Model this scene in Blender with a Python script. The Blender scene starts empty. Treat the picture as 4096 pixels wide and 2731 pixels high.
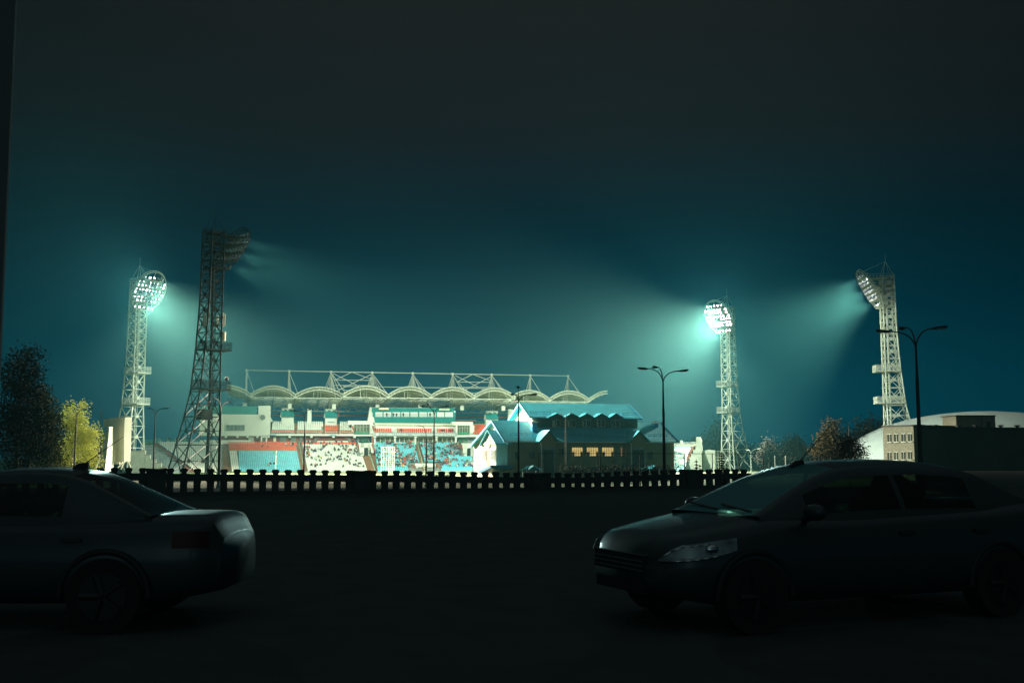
import bpy, bmesh, math, random
from math import sin, cos, pi, radians, atan2, sqrt
from mathutils import Vector, Matrix
rnd = random.Random(11)
S = bpy.context.scene
COL = S.collection
V = Vector

# ------------------------------------------------------------------ camera
FPX = 4324.0
CAMZ = 1.5
TH = math.atan((1830-1365.5)/FPX)
cd = bpy.data.cameras.new("camera"); cd.lens = 38.0; cd.sensor_width = 36.0
cd.clip_start = 0.1; cd.clip_end = 6000
cam = bpy.data.objects.new("camera", cd); COL.objects.link(cam)
cam.location = (0, 0, CAMZ); cam.rotation_euler = (pi/2+TH, 0, 0)
S.camera = cam
CAM = V((0, 0, CAMZ))

def ray(x, y):
    u = (x-2048)/FPX; v = (1365.5-y)/FPX
    return V((u, cos(TH)-v*sin(TH), sin(TH)+v*cos(TH)))
def P(x, y, D):
    d = ray(x, y); k = D/d.y
    return CAM+d*k
def proj(p):
    q = V(p)-CAM
    f = q.y*cos(TH)+q.z*sin(TH); u = q.x; v = -q.y*sin(TH)+q.z*cos(TH)
    return 2048+FPX*u/f, 1365.5-FPX*v/f

class Fr:
    """a vertical working frame: a along, t back, z up"""
    def __init__(s, ox, oy, ang):
        s.o = V((ox, oy, 0)); s.e = V((cos(ang), sin(ang), 0)); s.n = V((-sin(ang), cos(ang), 0)); s.ang = ang
    def w(s, a, t, z): return s.o+s.e*a+s.n*t+V((0, 0, z))
    def hit(s, x, y, t):
        d = ray(x, y); k = (t-(CAM-s.o).dot(s.n))/d.dot(s.n); p = CAM+d*k
        return (p-s.o).dot(s.e), p.z
    def hit_a(s, x, y, a):
        d = ray(x, y); k = (a-(CAM-s.o).dot(s.e))/d.dot(s.e); p = CAM+d*k
        return (p-s.o).dot(s.n), p.z
    def pt(s, x, y, t):
        a, z = s.hit(x, y, t); return s.w(a, t, z)
W0 = Fr(0, 0, 0)

# ------------------------------------------------------------------ mesh builder
class MB:
    def __init__(s): s.v = []; s.f = []; s.m = []
    def face(s, pts, m=0):
        b = len(s.v); s.v += [V(p) for p in pts]; s.f.append(tuple(range(b, b+len(pts)))); s.m.append(m)
    def hull8(s, c, m=0):
        b = len(s.v); s.v += [V(p) for p in c]
        for q in ((0,3,2,1),(4,5,6,7),(0,1,5,4),(1,2,6,5),(2,3,7,6),(3,0,4,7)):
            s.f.append(tuple(b+i for i in q)); s.m.append(m)
    def box(s, fr, a0, a1, t0, t1, z0, z1, m=0):
        w = fr.w
        s.hull8([w(a0,t0,z0),w(a1,t0,z0),w(a1,t1,z0),w(a0,t1,z0),w(a0,t0,z1),w(a1,t0,z1),w(a1,t1,z1),w(a0,t1,z1)], m)
    def front(s, fr, x0, y0, x1, y1, t, d=0.3, m=0):
        a0, z1 = fr.hit(x0, y0, t); a1, z0 = fr.hit(x1, y1, t)
        s.box(fr, a0, a1, t, t+d, z0, z1, m)
    def prism(s, fr, poly, t0, t1, m=0):
        """poly of (a,z) extruded between t0 and t1"""
        n = len(poly); b = len(s.v)
        s.v += [fr.w(a, t0, z) for a, z in poly]+[fr.w(a, t1, z) for a, z in poly]
        s.f.append(tuple(range(b, b+n))); s.m.append(m)
        s.f.append(tuple(range(b+2*n-1, b+n-1, -1))); s.m.append(m)
        for i in range(n):
            j = (i+1) % n
            s.f.append((b+i, b+n+i, b+n+j, b+j)); s.m.append(m)
    def slab(s, pts, off, m=0):
        """polygon thickened by the vector off"""
        n = len(pts); b = len(s.v); off = V(off)
        s.v += [V(p) for p in pts]+[V(p)+off for p in pts]
        s.f.append(tuple(range(b, b+n))); s.m.append(m)
        s.f.append(tuple(range(b+2*n-1, b+n-1, -1))); s.m.append(m)
        for i in range(n):
            j = (i+1) % n
            s.f.append((b+i, b+n+i, b+n+j, b+j)); s.m.append(m)
    def tube(s, p, q, r, r2=None, n=6, m=0, cap=True):
        p = V(p); q = V(q); r2 = r if r2 is None else r2
        d = q-p
        if d.length < 1e-6: return
        d.normalize()
        x = d.orthogonal().normalized() if abs(d.z) > .95 else d.cross(V((0,0,1))).normalized()
        y = d.cross(x); b = len(s.v)
        for c, rr in ((p, r), (q, r2)):
            for i in range(n):
                a = 2*pi*i/n+pi/n
                s.v.append(c+x*(rr*cos(a))+y*(rr*sin(a)))
        for i in range(n):
            j = (i+1) % n
            s.f.append((b+i, b+j, b+n+j, b+n+i)); s.m.append(m)
        if cap:
            s.f.append(tuple(range(b+n-1, b-1, -1))); s.m.append(m)
            s.f.append(tuple(range(b+n, b+2*n))); s.m.append(m)
    def path(s, pts, r, n=6, m=0, r1=None):
        k = len(pts)-1
        for i in range(k):
            ra = r if r1 is None else r+(r1-r)*i/k; rb = r if r1 is None else r+(r1-r)*(i+1)/k
            s.tube(pts[i], pts[i+1], ra, rb, n, m)
    def ell(s, c, rx, ry, rz, nu=10, nv=6, m=0, rot=None):
        b = len(s.v); c = V(c)
        for j in range(nv+1):
            ph = -pi/2+pi*j/nv
            for i in range(nu):
                a = 2*pi*i/nu; p = V((rx*cos(ph)*cos(a), ry*cos(ph)*sin(a), rz*sin(ph)))
                if rot: p = rot @ p
                s.v.append(c+p)
        for j in range(nv):
            for i in range(nu):
                k = (i+1) % nu
                s.f.append((b+j*nu+i, b+j*nu+k, b+(j+1)*nu+k, b+(j+1)*nu+i)); s.m.append(m)
    def grid(s, rows, m=0, closed=False):
        """rows: list of equal-length point lists"""
        b = len(s.v); n = len(rows[0])
        for r in rows: s.v += [V(p) for p in r]
        for j in range(len(rows)-1):
            for i in range(n if closed else n-1):
                k = (i+1) % n
                s.f.append((b+j*n+i, b+j*n+k, b+(j+1)*n+k, b+(j+1)*n+i)); s.m.append(m)
    def mesh(s, name, mats, org=None, smooth=False, merge=False):
        org = org or V((0,0,0))
        me = bpy.data.meshes.new(name)
        me.from_pydata([tuple(p-org) for p in s.v], [], s.f)
        if not isinstance(mats, (list, tuple)): mats = [mats]
        for m in mats: me.materials.append(m)
        me.polygons.foreach_set("material_index", s.m)
        bm = bmesh.new(); bm.from_mesh(me)
        if merge: bmesh.ops.remove_doubles(bm, verts=bm.verts, dist=1e-4)
        bmesh.ops.recalc_face_normals(bm, faces=bm.faces)
        bm.to_mesh(me); bm.free()
        if smooth: me.polygons.foreach_set("use_smooth", [True]*len(me.polygons))
        me.update()
        return me
    def build(s, name, mats, parent=None, smooth=False, merge=False, org=None):
        o0 = wl(parent) if parent is not None else (org or V((0,0,0)))
        o = bpy.data.objects.new(name, s.mesh(name, mats, o0, smooth, merge)); COL.objects.link(o)
        if parent is not None: o.parent = parent
        else: o.location = o0
        return o

def wl(o):
    p = V((0,0,0))
    while o is not None:
        p += o.location; o = o.parent
    return p
def tag(o, label=None, cat=None, group=None, kind=None):
    if label: o["label"] = label
    if cat: o["category"] = cat
    if group: o["group"] = group
    if kind: o["kind"] = kind
    return o
def thing(name, label, cat, loc, group=None):
    o = bpy.data.objects.new(name, None); COL.objects.link(o); o.location = loc
    o.empty_display_size = .3
    return tag(o, label, cat, group)

# ------------------------------------------------------------------ materials
MATS = {}
def pm(name, col, rough=.7, metal=0., var=.18, scale=.8, coat=0., bump=0., spec=.4, detail=4):
    m = bpy.data.materials.new(name); m.use_nodes = True; MATS[name] = m
    nt = m.node_tree; b = nt.nodes["Principled BSDF"]
    b.inputs["Roughness"].default_value = rough; b.inputs["Metallic"].default_value = metal
    b.inputs["Specular IOR Level"].default_value = spec
    if coat:
        b.inputs["Coat Weight"].default_value = coat; b.inputs["Coat Roughness"].default_value = .12
    tc = nt.nodes.new("ShaderNodeTexCoord")
    nz = nt.nodes.new("ShaderNodeTexNoise"); nz.inputs["Scale"].default_value = scale; nz.inputs["Detail"].default_value = detail
    nt.links.new(tc.outputs["Object"], nz.inputs["Vector"])
    rp = nt.nodes.new("ShaderNodeValToRGB")
    a = [max(0, c*(1-var)) for c in col]; c2 = [min(1, c*(1+var)) for c in col]
    rp.color_ramp.elements[0].position = .3; rp.color_ramp.elements[1].position = .7
    rp.color_ramp.elements[0].color = (*a, 1); rp.color_ramp.elements[1].color = (*c2, 1)
    nt.links.new(nz.outputs["Fac"], rp.inputs["Fac"]); nt.links.new(rp.outputs["Color"], b.inputs["Base Color"])
    if bump:
        bp = nt.nodes.new("ShaderNodeBump"); bp.inputs["Strength"].default_value = bump; bp.inputs["Distance"].default_value = .05
        n2 = nt.nodes.new("ShaderNodeTexNoise"); n2.inputs["Scale"].default_value = scale*12
        nt.links.new(tc.outputs["Object"], n2.inputs["Vector"]); nt.links.new(n2.outputs["Fac"], bp.inputs["Height"])
        nt.links.new(bp.outputs["Normal"], b.inputs["Normal"])
    return m
def em(name, col, strength, var=0., scale=1.):
    m = bpy.data.materials.new(name); m.use_nodes = True; MATS[name] = m
    nt = m.node_tree; b = nt.nodes["Principled BSDF"]
    b.inputs["Base Color"].default_value = (.6,.6,.6,1)
    b.inputs["Emission Color"].default_value = (*col, 1); b.inputs["Emission Strength"].default_value = strength
    if var:
        tc = nt.nodes.new("ShaderNodeTexCoord"); nz = nt.nodes.new("ShaderNodeTexNoise"); nz.inputs["Scale"].default_value = scale
        mp = nt.nodes.new("ShaderNodeMapRange"); mp.inputs[3].default_value = strength*(1-var); mp.inputs[4].default_value = strength*(1+var)
        nt.links.new(tc.outputs["Object"], nz.inputs["Vector"]); nt.links.new(nz.outputs["Fac"], mp.inputs[0])
        nt.links.new(mp.outputs[0], b.inputs["Emission Strength"])
    m.cycles.emission_sampling = 'NONE'
    return m
def glass(name, tint, rough=.03, trans=.5, base=(.02,.025,.025)):
    m = bpy.data.materials.new(name); m.use_nodes = True; MATS[name] = m
    nt = m.node_tree; nt.nodes.remove(nt.nodes["Principled BSDF"])
    out = nt.nodes["Material Output"]
    t = nt.nodes.new("ShaderNodeBsdfTransparent"); t.inputs[0].default_value = (*tint, 1)
    g = nt.nodes.new("ShaderNodeBsdfPrincipled"); g.inputs["Base Color"].default_value = (*base,1)
    g.inputs["Roughness"].default_value = rough; g.inputs["Coat Weight"].default_value = 0
    mx = nt.nodes.new("ShaderNodeMixShader"); mx.inputs[0].default_value = 1-trans
    nt.links.new(t.outputs[0], mx.inputs[1]); nt.links.new(g.outputs[0], mx.inputs[2]); nt.links.new(mx.outputs[0], out.inputs[0])
    return m

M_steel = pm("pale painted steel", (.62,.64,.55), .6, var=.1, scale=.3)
M_steel_shade = pm("pale steel darkened to backlit shade", (.020,.022,.021), .75, var=.2, scale=.4, spec=.12)  # same pale tower paint, its backlit shade put into the colour
M_white = pm("white render", (.72,.74,.66), .8, var=.06, scale=.25)
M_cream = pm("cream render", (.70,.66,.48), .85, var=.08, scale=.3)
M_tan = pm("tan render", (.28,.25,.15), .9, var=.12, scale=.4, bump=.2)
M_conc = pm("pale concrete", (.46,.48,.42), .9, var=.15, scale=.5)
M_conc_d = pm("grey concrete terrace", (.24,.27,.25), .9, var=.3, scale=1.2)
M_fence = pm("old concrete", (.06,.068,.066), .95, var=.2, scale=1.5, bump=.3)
M_brown = pm("brown tiles", (.24,.125,.065), .85, var=.2, scale=1.2)
M_redwall = pm("red brown cladding", (.20,.065,.05), .8, var=.15, scale=.6)
M_redstep = pm("red brown parapet tops", (.30,.12,.075), .8, var=.12, scale=.8)
M_teal = pm("teal metal cladding", (.015,.22,.22), .5, var=.1, scale=.4)
M_blueroof = pm("blue metal tile", (.09,.56,.70), .45, metal=.0, var=.16, scale=.5)
M_bluetrim = pm("blue trim", (.03,.25,.45), .45, var=.08)
M_seat_b = pm("light blue plastic", (.16,.56,.66), .5, var=.1, scale=.5)
M_seat_w = pm("white plastic", (.70,.72,.64), .5, var=.08, scale=.5)
M_seat_o = pm("orange red plastic", (.74,.105,.035), .5, var=.12, scale=.5)
M_salmon = pm("salmon primer", (.50,.22,.16), .8, var=.12)
M_roofskin = pm("translucent cream sheeting", (.50,.47,.26), .6, var=.08, scale=.2)
nt_ = M_roofskin.node_tree; tl_ = nt_.nodes.new("ShaderNodeBsdfTranslucent"); tl_.inputs[0].default_value = (.55,.52,.28,1)
mx_ = nt_.nodes.new("ShaderNodeMixShader"); mx_.inputs[0].default_value = .5
nt_.links.new(nt_.nodes["Principled BSDF"].outputs[0], mx_.inputs[1]); nt_.links.new(tl_.outputs[0], mx_.inputs[2]); nt_.links.new(mx_.outputs[0], nt_.nodes["Material Output"].inputs[0])
M_winglass = pm("grey window glass", (.16,.19,.17), .25, var=.2, scale=.8, spec=.6)
M_darkglass = pm("dark window glass", (.03,.035,.033), .15, var=.2, scale=1., spec=.6)
M_wallglass = pm("smoky glazing", (.13,.15,.10), .3, var=.35, scale=.4)
M_green = pm("green painted rail", (.05,.30,.16), .6, var=.1)
M_banner = pm("grey blue banner cloth", (.36,.42,.44), .8, var=.08, scale=.6)
M_letter = pm("white lettering", (.80,.82,.74), .7, var=.03)
M_sign = pm("pale blue sign", (.35,.52,.60), .6, var=.08)
M_black = pm("black paint", (.02,.022,.022), .6, var=.1)
M_lamppost = pm("dark painted post", (.05,.055,.055), .65, var=.2, scale=1.)
M_lampglass = pm("pale lamp glass", (.5,.52,.45), .3, var=.05)
M_darkdoor = pm("dark doorway", (.02,.035,.03), .8, var=.2)
M_brick = pm("grey tan brick", (.20,.185,.14), .9, var=.25, scale=3., bump=.3)
M_darkwall = pm("dark cladding", (.045,.05,.05), .9, var=.2, scale=.3)
M_dome = pm("white membrane", (.40,.44,.44), .7, var=.08, scale=.2)
M_asphalt = pm("asphalt", (.07,.078,.078), .95, var=.10, scale=1.5, bump=.3, spec=0.)
M_grass = pm("grass", (.020,.034,.009), .95, var=.4, scale=.9, bump=.5, spec=.05)
M_pitch = pm("mown turf", (.035,.065,.018), .95, var=.2, scale=.15)
M_board = pm("white boards", (.7,.72,.66), .6, var=.06)
M_bark = pm("bark", (.07,.06,.045), .95, var=.3, scale=4., bump=.4)
M_birch = pm("birch bark", (.55,.55,.48), .9, var=.35, scale=3.)
M_leaf_y = pm("yellow autumn leaves", (.50,.53,.10), .7, var=.35, scale=.6)
for mt_ in (M_leaf_y,):
    nt_ = mt_.node_tree; tl_ = nt_.nodes.new("ShaderNodeBsdfTranslucent"); nt_.links.new(nt_.nodes["Principled BSDF"].inputs["Base Color"].links[0].from_socket, tl_.inputs[0])
    ad_ = nt_.nodes.new("ShaderNodeMixShader"); ad_.inputs[0].default_value = .45
    nt_.links.new(nt_.nodes["Principled BSDF"].outputs[0], ad_.inputs[1]); nt_.links.new(tl_.outputs[0], ad_.inputs[2]); nt_.links.new(ad_.outputs[0], nt_.nodes["Material Output"].inputs[0])
M_leaf_g = pm("yellow green leaves", (.36,.38,.04), .7, var=.35, scale=.6)
M_leaf_d = pm("dark green leaves", (.014,.016,.007), .8, var=.4, scale=.6)
M_leaf_o = pm("brown orange leaves", (.11,.062,.015), .8, var=.4, scale=.8)
M_needle = pm("spruce needles", (.03,.055,.03), .85, var=.3, scale=.8)
M_lampface = em("lit floodlight lens", (.95,1.,.86), 45.)
M_lamphouse = pm("floodlight casing", (.55,.57,.56), .35, metal=.5, var=.15)
M_reflector = pm("bare reflector", (.75,.78,.85), .2, metal=.9, var=.05)
M_winlit = em("lit warm window", (1.,.70,.22), .42, .35, .9)
M_winlit_dim = em("dim warm window", (1.,.50,.14), .12, .3, 1.)
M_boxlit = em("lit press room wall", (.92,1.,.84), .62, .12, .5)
# ------------------------------------------------------------------ air, sky, ground
GZ = -2.6
FILL_GLOW = .45
def gz(D):
    k = min(1, max(0, (D-50)/70.)); k = k*k*(3-2*k)
    return GZ*k
def ss_(x, a, b):
    k = min(1, max(0, (x-a)/(b-a))); return k*k*(3-2*k)
def gxy(x, y):
    """the ground falls away behind the fence, but stays level on the hall side"""
    return gz(y)*(1-ss_(x/max(y, 1), .34, .40)*(1-ss_(y, 125, 150)))
mb = MB()
ys = [-120,-40,0,20,40,48]+[50+i*5 for i in range(22)]+[165,200,300,450,700,1100,2000,3500]
xs = [-3500,-1500,-600,-250,-120,-60,-20,0]+[10+i*4 for i in range(30)]+[140,180,250,600,1500,3500]
mb.grid([[V((x, y, gxy(x, y)-.01)) for x in xs] for y in ys])
tag(mb.build("ground", M_grass), kind="structure")

# world: night sky, teal glow low over the horizon, fill glow added overhead and behind to lift the dark foreground
Wd = bpy.data.worlds.new("World"); S.world = Wd; Wd.use_nodes = True
nt = Wd.node_tree; bg = nt.nodes["Background"]; N_ = nt.nodes.new; LK = nt.links.new
sky = N_("ShaderNodeTexSky"); sky.sky_type = 'NISHITA'; sky.sun_disc = False
sky.sun_elevation = radians(8); sky.sun_rotation = radians(180); sky.altitude = 100; sky.air_density = 1.; sky.dust_density = 2.
bw = N_("ShaderNodeRGBToBW"); LK(sky.outputs[0], bw.inputs[0])
tcw = N_("ShaderNodeTexCoord"); sx = N_("ShaderNodeSeparateXYZ"); LK(tcw.outputs["Generated"], sx.inputs[0])
def ramp_(sock, x0, x1, y1):
    r_ = N_("ShaderNodeMapRange"); r_.interpolation_type = 'SMOOTHSTEP'; LK(sock, r_.inputs[0])
    r_.inputs[1].default_value = x0; r_.inputs[2].default_value = x1; r_.inputs[3].default_value = 0.; r_.inputs[4].default_value = y1
    return r_
ms_ = N_("ShaderNodeMath"); ms_.operation = 'ADD'
LK(ramp_(sx.outputs["Z"], .44, .85, 1.).outputs[0], ms_.inputs[0]); LK(ramp_(sx.outputs["Y"], .2, -.6, .10).outputs[0], ms_.inputs[1])
mu = N_("ShaderNodeMath"); mu.operation = 'MULTIPLY'; LK(bw.outputs[0], mu.inputs[0]); LK(ms_.outputs[0], mu.inputs[1])
cb_ = N_("ShaderNodeCombineXYZ")
for i, k in enumerate((.68, 1., 1.02)):
    q_ = N_("ShaderNodeMath"); q_.operation = 'MULTIPLY'; q_.inputs[1].default_value = k*FILL_GLOW; LK(mu.outputs[0], q_.inputs[0]); LK(q_.outputs[0], cb_.inputs[i])
cr = N_("ShaderNodeValToRGB"); LK(sx.outputs["Z"], cr.inputs[0]); el = cr.color_ramp.elements
el[0].position = 0.; el[0].color = (.000,.40,.62,1)
el[1].position = .42; el[1].color = (.082,.105,.105,1)
for ps, c_ in ((.07,(.0,.36,.55)),(.14,(.0,.22,.35)),(.21,(.015,.135,.20)),(.29,(.06,.108,.125))):
    e_ = el.new(ps); e_.color = (*c_, 1)
ax_ = N_("ShaderNodeMath"); ax_.operation = 'ABSOLUTE'; LK(sx.outputs["X"], ax_.inputs[0])
hz_f = ramp_(ax_.outputs[0], .62, .05, .5); hz_f.inputs[3].default_value = .5; hz_f.inputs[4].default_value = 1.08
sc_ = N_("ShaderNodeVectorMath"); sc_.operation = 'SCALE'; LK(cr.outputs[0], sc_.inputs[0]); LK(hz_f.outputs[0], sc_.inputs["Scale"])
ad = N_("ShaderNodeVectorMath"); ad.operation = 'ADD'; LK(sc_.outputs[0], ad.inputs[0]); LK(cb_.outputs[0], ad.inputs[1])
LK(ad.outputs[0], bg.inputs[0]); bg.inputs[1].default_value = .10

# haze: one even volume round everything
mb = MB(); mb.box(W0, -420, 420, -130, 560, -4.2, 62)
hz = mb.build("haze", []); tag(hz, kind="stuff")
m = bpy.data.materials.new("night haze"); m.use_nodes = True; nt = m.node_tree
nt.nodes.remove(nt.nodes["Principled BSDF"])
pv = nt.nodes.new("ShaderNodeVolumePrincipled")
pv.inputs["Color"].default_value = (.25, .84, .86, 1); pv.inputs["Density"].default_value = .0001; pv.inputs["Anisotropy"].default_value = .68
nt.links.new(pv.outputs[0], nt.nodes["Material Output"].inputs["Volume"])
hz.data.materials.append(m)

# ------------------------------------------------------------------ floodlight towers
def spot(name, loc, aim, watts, size, blend, col, parent, rad=1.0):
    l = bpy.data.lights.new(name, 'SPOT'); l.energy = watts; l.spot_size = radians(size); l.spot_blend = blend
    l.color = col; l.shadow_soft_size = rad
    o = bpy.data.objects.new(name, l); COL.objects.link(o)
    o.parent = parent; o.location = V(loc)-wl(parent)
    o.rotation_euler = (V(aim)-V(loc)).to_track_quat('-Z', 'Y').to_euler()
    return o

def lamp_mesh(face):
    """a bowl shaped floodlight, shining along -Y"""
    b = MB(); n = 10
    prof = [(.10,.80),(.24,.74),(.42,.42),(.50,0.)]
    rows = [[V((r*cos(2*pi*i/n), y, r*sin(2*pi*i/n))) for i in range(n)] for r, y in prof]
    b.grid(rows, 0, True)
    b.face([V((.10*cos(2*pi*i/n), .80, .10*sin(2*pi*i/n))) for i in range(n)], 0)
    inner = [(.48,.01),(.38,.36),(.26,.50)]
    b.grid([[V((r*cos(2*pi*i/n), y, r*sin(2*pi*i/n))) for i in range(n)] for r, y in inner], 2, True)
    b.face([V((.26*cos(2*pi*i/n), .49, .26*sin(2*pi*i/n))) for i in range(n)], 1)
    for sx in (-1, 1): b.tube((sx*.5,.1,0), (sx*.42,.25,-.62), .04, n=4)
    return b.mesh("floodlight", [M_lamphouse, M_lampface, M_reflector])

LAMP = {}
def tower(label, x, y, pang, steel, aim, k_spill, spill_aim, beams, bcol=(.86, 1., .78), antennas=False, lampkind=1, stray=0, stray_aim=(1, 12, 0)):
    Zb = GZ; top = 50.8
    root = thing("floodlight_tower", label, "floodlight tower", (x, y, Zb), "floodlight towers round the stadium")
    f = Fr(x, y, pang)            # e = towards the pitch, n = sideways
    def back(z):
        pts = [(Zb,-9.6),(8,-6.6),(16,-4.9),(26,-3.9),(36,-3.3),(60,-3.0)]
        for (z0,a0),(z1,a1) in zip(pts, pts[1:]):
            if z <= z1: return a0+(a1-a0)*(z-z0)/(z1-z0)
        return -3.
    def hw(z): return 1.75+max(0, (16-z))*.055
    def corner(i, z):
        return f.w((0,0,back(z),back(z))[i], (-hw(z),hw(z),hw(z),-hw(z))[i], z)
    levels = [Zb, 4.2, 10.2, 15.6, 20.4, 24.6, 28.4, 31.9, 35.2, 38.3, 41.2, 44, 47.4, top]
    legs = [MB() for _ in range(4)]; lat = MB(); plates = lat
    for z0, z1 in zip(levels, levels[1:]):
        zm = (z0+z1)/2
        for i in range(4):
            a, b = corner(i, z0), corner(i, z1); a2, b2 = corner((i+1)%4, z0), corner((i+1)%4, z1)
            legs[i].tube(a, b, .19, n=6)
            w = (a-a2).length
            r = .11 if i % 2 == 0 else .10
            lat.tube(b, b2, .11, n=4)
            if i in (1, 3) or w > 0:
                lat.tube(a, b2, r, n=4); lat.tube(a2, b, r, n=4)
                c = (a+b2)/2; cc = (a2+b)/2; c = (c+cc)/2
                m1 = (a+b)/2; m2 = (a2+b2)/2
                lat.tube(m1, m2, .085, n=4)
                u = (a2-a).normalized(); s_ = .42
                plates.slab([c-u*s_+V((0,0,-s_)), c+u*s_+V((0,0,-s_)), c+u*s_+V((0,0,s_)), c-u*s_+V((0,0,s_))], u.cross(V((0,0,1)))*.04)
                for q in (b, b2):
                    plates.ell(q, .3, .3, .34, 6, 4)
    for i in range(4): legs[i].build("leg", steel, root)
    lat.build("lattice", steel, root)
    # shaft with ladder
    sh = MB(); sh.tube(f.w(-1.3, 0, Zb), f.w(-1.3, 0, 44), .28, n=8)
    sh.build("service_pipe", steel, root)
    ld = MB()
    for s_ in (-.25, .25): ld.tube(f.w(-.55, s_, Zb), f.w(-.55, s_, 46), .05, n=4)
    z = Zb
    while z < 46:
        ld.tube(f.w(-.55, -.25, z), f.w(-.55, .25, z), .03, n=4); z += .6
    ld.build("ladder", steel, root)
    # balconies
    for z, b0, b1, h in ((16.2, -4.6, 2.6, 2.1), (24.8, -3.9, 2.6, 2.1)):
        pb = MB(); pb.box(f, b0, b1, -h, h, z-.18, z)
        rb = MB()
        cs = [(b0,-h),(b1,-h),(b1,h),(b0,h)]
        for (a0,t0),(a1,t1) in zip(cs, cs[1:]+cs[:1]):
            for zz in (z+.15, z+1.25, z+1.75): rb.tube(f.w(a0,t0,zz), f.w(a1,t1,zz), .045, n=4)
            n_ = int(max(abs(a1-a0), abs(t1-t0))/.32)
            for i in range(n_+1):
                a = a0+(a1-a0)*i/n_; t = t0+(t1-t0)*i/n_
                rb.tube(f.w(a,t,z), f.w(a,t,z+1.75), .035, n=4)
        o = pb.build("balcony", steel, root); rb.build("railing", steel, o)
    # lamp head: leaning oval frame with five decks
    tilt = radians(29); C = (3.5, 47.4)
    def hp(q, v, d=0.):    # point in the head plane
        return f.w(C[0]+v*sin(tilt)+d*cos(tilt), q, C[1]+v*cos(tilt)-d*sin(tilt))
    rim = MB()
    for off, sc in ((0., 1.), (-.55, 1.04)):
        pts = [hp(5.0*sc*sin(2*pi*i/36), 5.9*sc*cos(2*pi*i/36), off) for i in range(37)]
        rim.path(pts, .09, n=5)
    for i in range(36):
        a = 2*pi*i/36; rim.tube(hp(5.0*sin(a), 5.9*cos(a)), hp(5.2*sin(a), 6.13*cos(a), -.55), .04, n=4)
    for q in (-2.4, 0, 2.4):
        v = 5.9*sqrt(1-(q/5.0)**2); rim.tube(hp(q,-v,-.3), hp(q,v,-.3), .07, n=4)
    rim.build("head_frame", steel, root)
    kind = lampkind
    if kind not in LAMP: LAMP[kind] = lamp_mesh(kind); LAMP['off'] = LAMP[kind].copy(); LAMP['off'].materials[1] = M_reflector
    face_dir = (V(aim)-hp(0,0)).normalized()
    rot = face_dir.to_track_quat('-Y', 'Z').to_euler()
    for v in (-4.5,-2.25,0,2.25,4.5):
        ch = 5.0*sqrt(1-(v/5.9)**2)
        zr = C[1]+v*cos(tilt)-.95; ar = C[0]+v*sin(tilt)-.35
        dk = MB(); dk.box(f, ar-1.1, ar, -ch*.92, ch*.92, zr-.12, zr); dk.box(f, -3.1, ar-1.1, -1.9, 1.9, zr-.12, zr)
        rl = MB(); w9 = ch*.92
        loop = [(ar, w9), (ar-1.1, w9), (ar-1.1, 1.9), (-3.1, 1.9), (-3.1, -1.9), (ar-1.1, -1.9), (ar-1.1, -w9), (ar, -w9)]
        for (a0, q0), (a1, q1) in zip(loop, loop[1:]):
            for h in (.6, 1.15): rl.tube(f.w(a0, q0, zr+h), f.w(a1, q1, zr+h), .04, n=4)
            n_ = max(1, int(max(abs(a1-a0), abs(q1-q0))/.9))
            for i in range(n_): rl.tube(f.w(a0+(a1-a0)*i/n_, q0+(q1-q0)*i/n_, zr), f.w(a0+(a1-a0)*i/n_, q0+(q1-q0)*i/n_, zr+1.15), .035, n=4)
        o = dk.build("lamp_deck", steel, root); rl.build("railing", steel, o)
        n_ = max(4, int(2*ch/1.08))
        for i in range(n_):
            q = -ch*.86+2*ch*.86*i/(n_-1)
            for up in ((-.35,) if abs(v) > 4 else (-.62, .36)):
                l = bpy.data.objects.new("floodlight", LAMP[kind]); COL.objects.link(l); l.parent = root
                l.location = hp(q, v+up, .15)-V((x,y,Zb)); l.rotation_euler = (rot[0]+rnd.gauss(0,.05), rot[1], rot[2]+rnd.gauss(0,.09)); k_ = .70*rnd.uniform(.92,1.08); l.scale = (k_,)*3
                if rnd.random() < .1: l.data = LAMP['off']
    # lightning mast
    ms = MB()
    for i in range(4): ms.tube(corner(i, top), f.w(-1.4, 0, 55.4), .07, .04, n=4)
    ms.tube(f.w(-1.4,0,55.2), f.w(-1.4,0,57.6), .04, .015, n=4)
    for s_ in (-3, 3): ms.tube(f.w(-1.4,0,55.2), hp(s_, 5.1), .028, n=4)
    ms.build("lightning_mast", steel, root)
    if antennas:
        for a, t, z0 in ((1.1,-1.2,30.2),(1.5,.2,30.6),(1.1,1.4,30.0),(-3.9,-1.6,29.6),(-3.9,-.9,29.8)):
            am = MB(); am.box(f, a-.12, a+.12, t-.15, t+.15, z0, z0+2.6); am.tube(f.w(a-.3,t,z0-.3), f.w(a-.3,t,z0+2.8), .05, n=5)
            am.build("antenna_panel", M_steel, root)
        am = MB(); am.tube(f.w(1.8,0,27.), f.w(1.8,0,29.), .5, n=10); am.build("antenna_drum", M_steel, root)
        am = MB(); am.ell(f.w(2.2,-1,18.6), .45,.45,.5, 8, 5); am.build("beacon", M_black, root)
        cb = MB(); cb.box(f, -4.2, -1.4, -1.3, 1.3, 9.6, 11.8); cb.build("equipment_cabin", steel, root)
    # the light it gives: three banks per aim
    for am_, kb_, sz_ in beams:
        for v_, f_ in ((3.6,.3),(0.,.4),(-3.6,.3)): spot("floodlight_beam", hp(rnd.uniform(-1,1), v_, 1.1), V(am_)+V((v_*2,v_,0)), kb_*f_, sz_, .85, bcol, root, .8)
    for v_ in (3.2, -2.4): spot("floodlight_spill", hp(0, v_, 1.2), spill_aim, k_spill*.5, 84, .7, (1., .93, .74), root, 1.)
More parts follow.
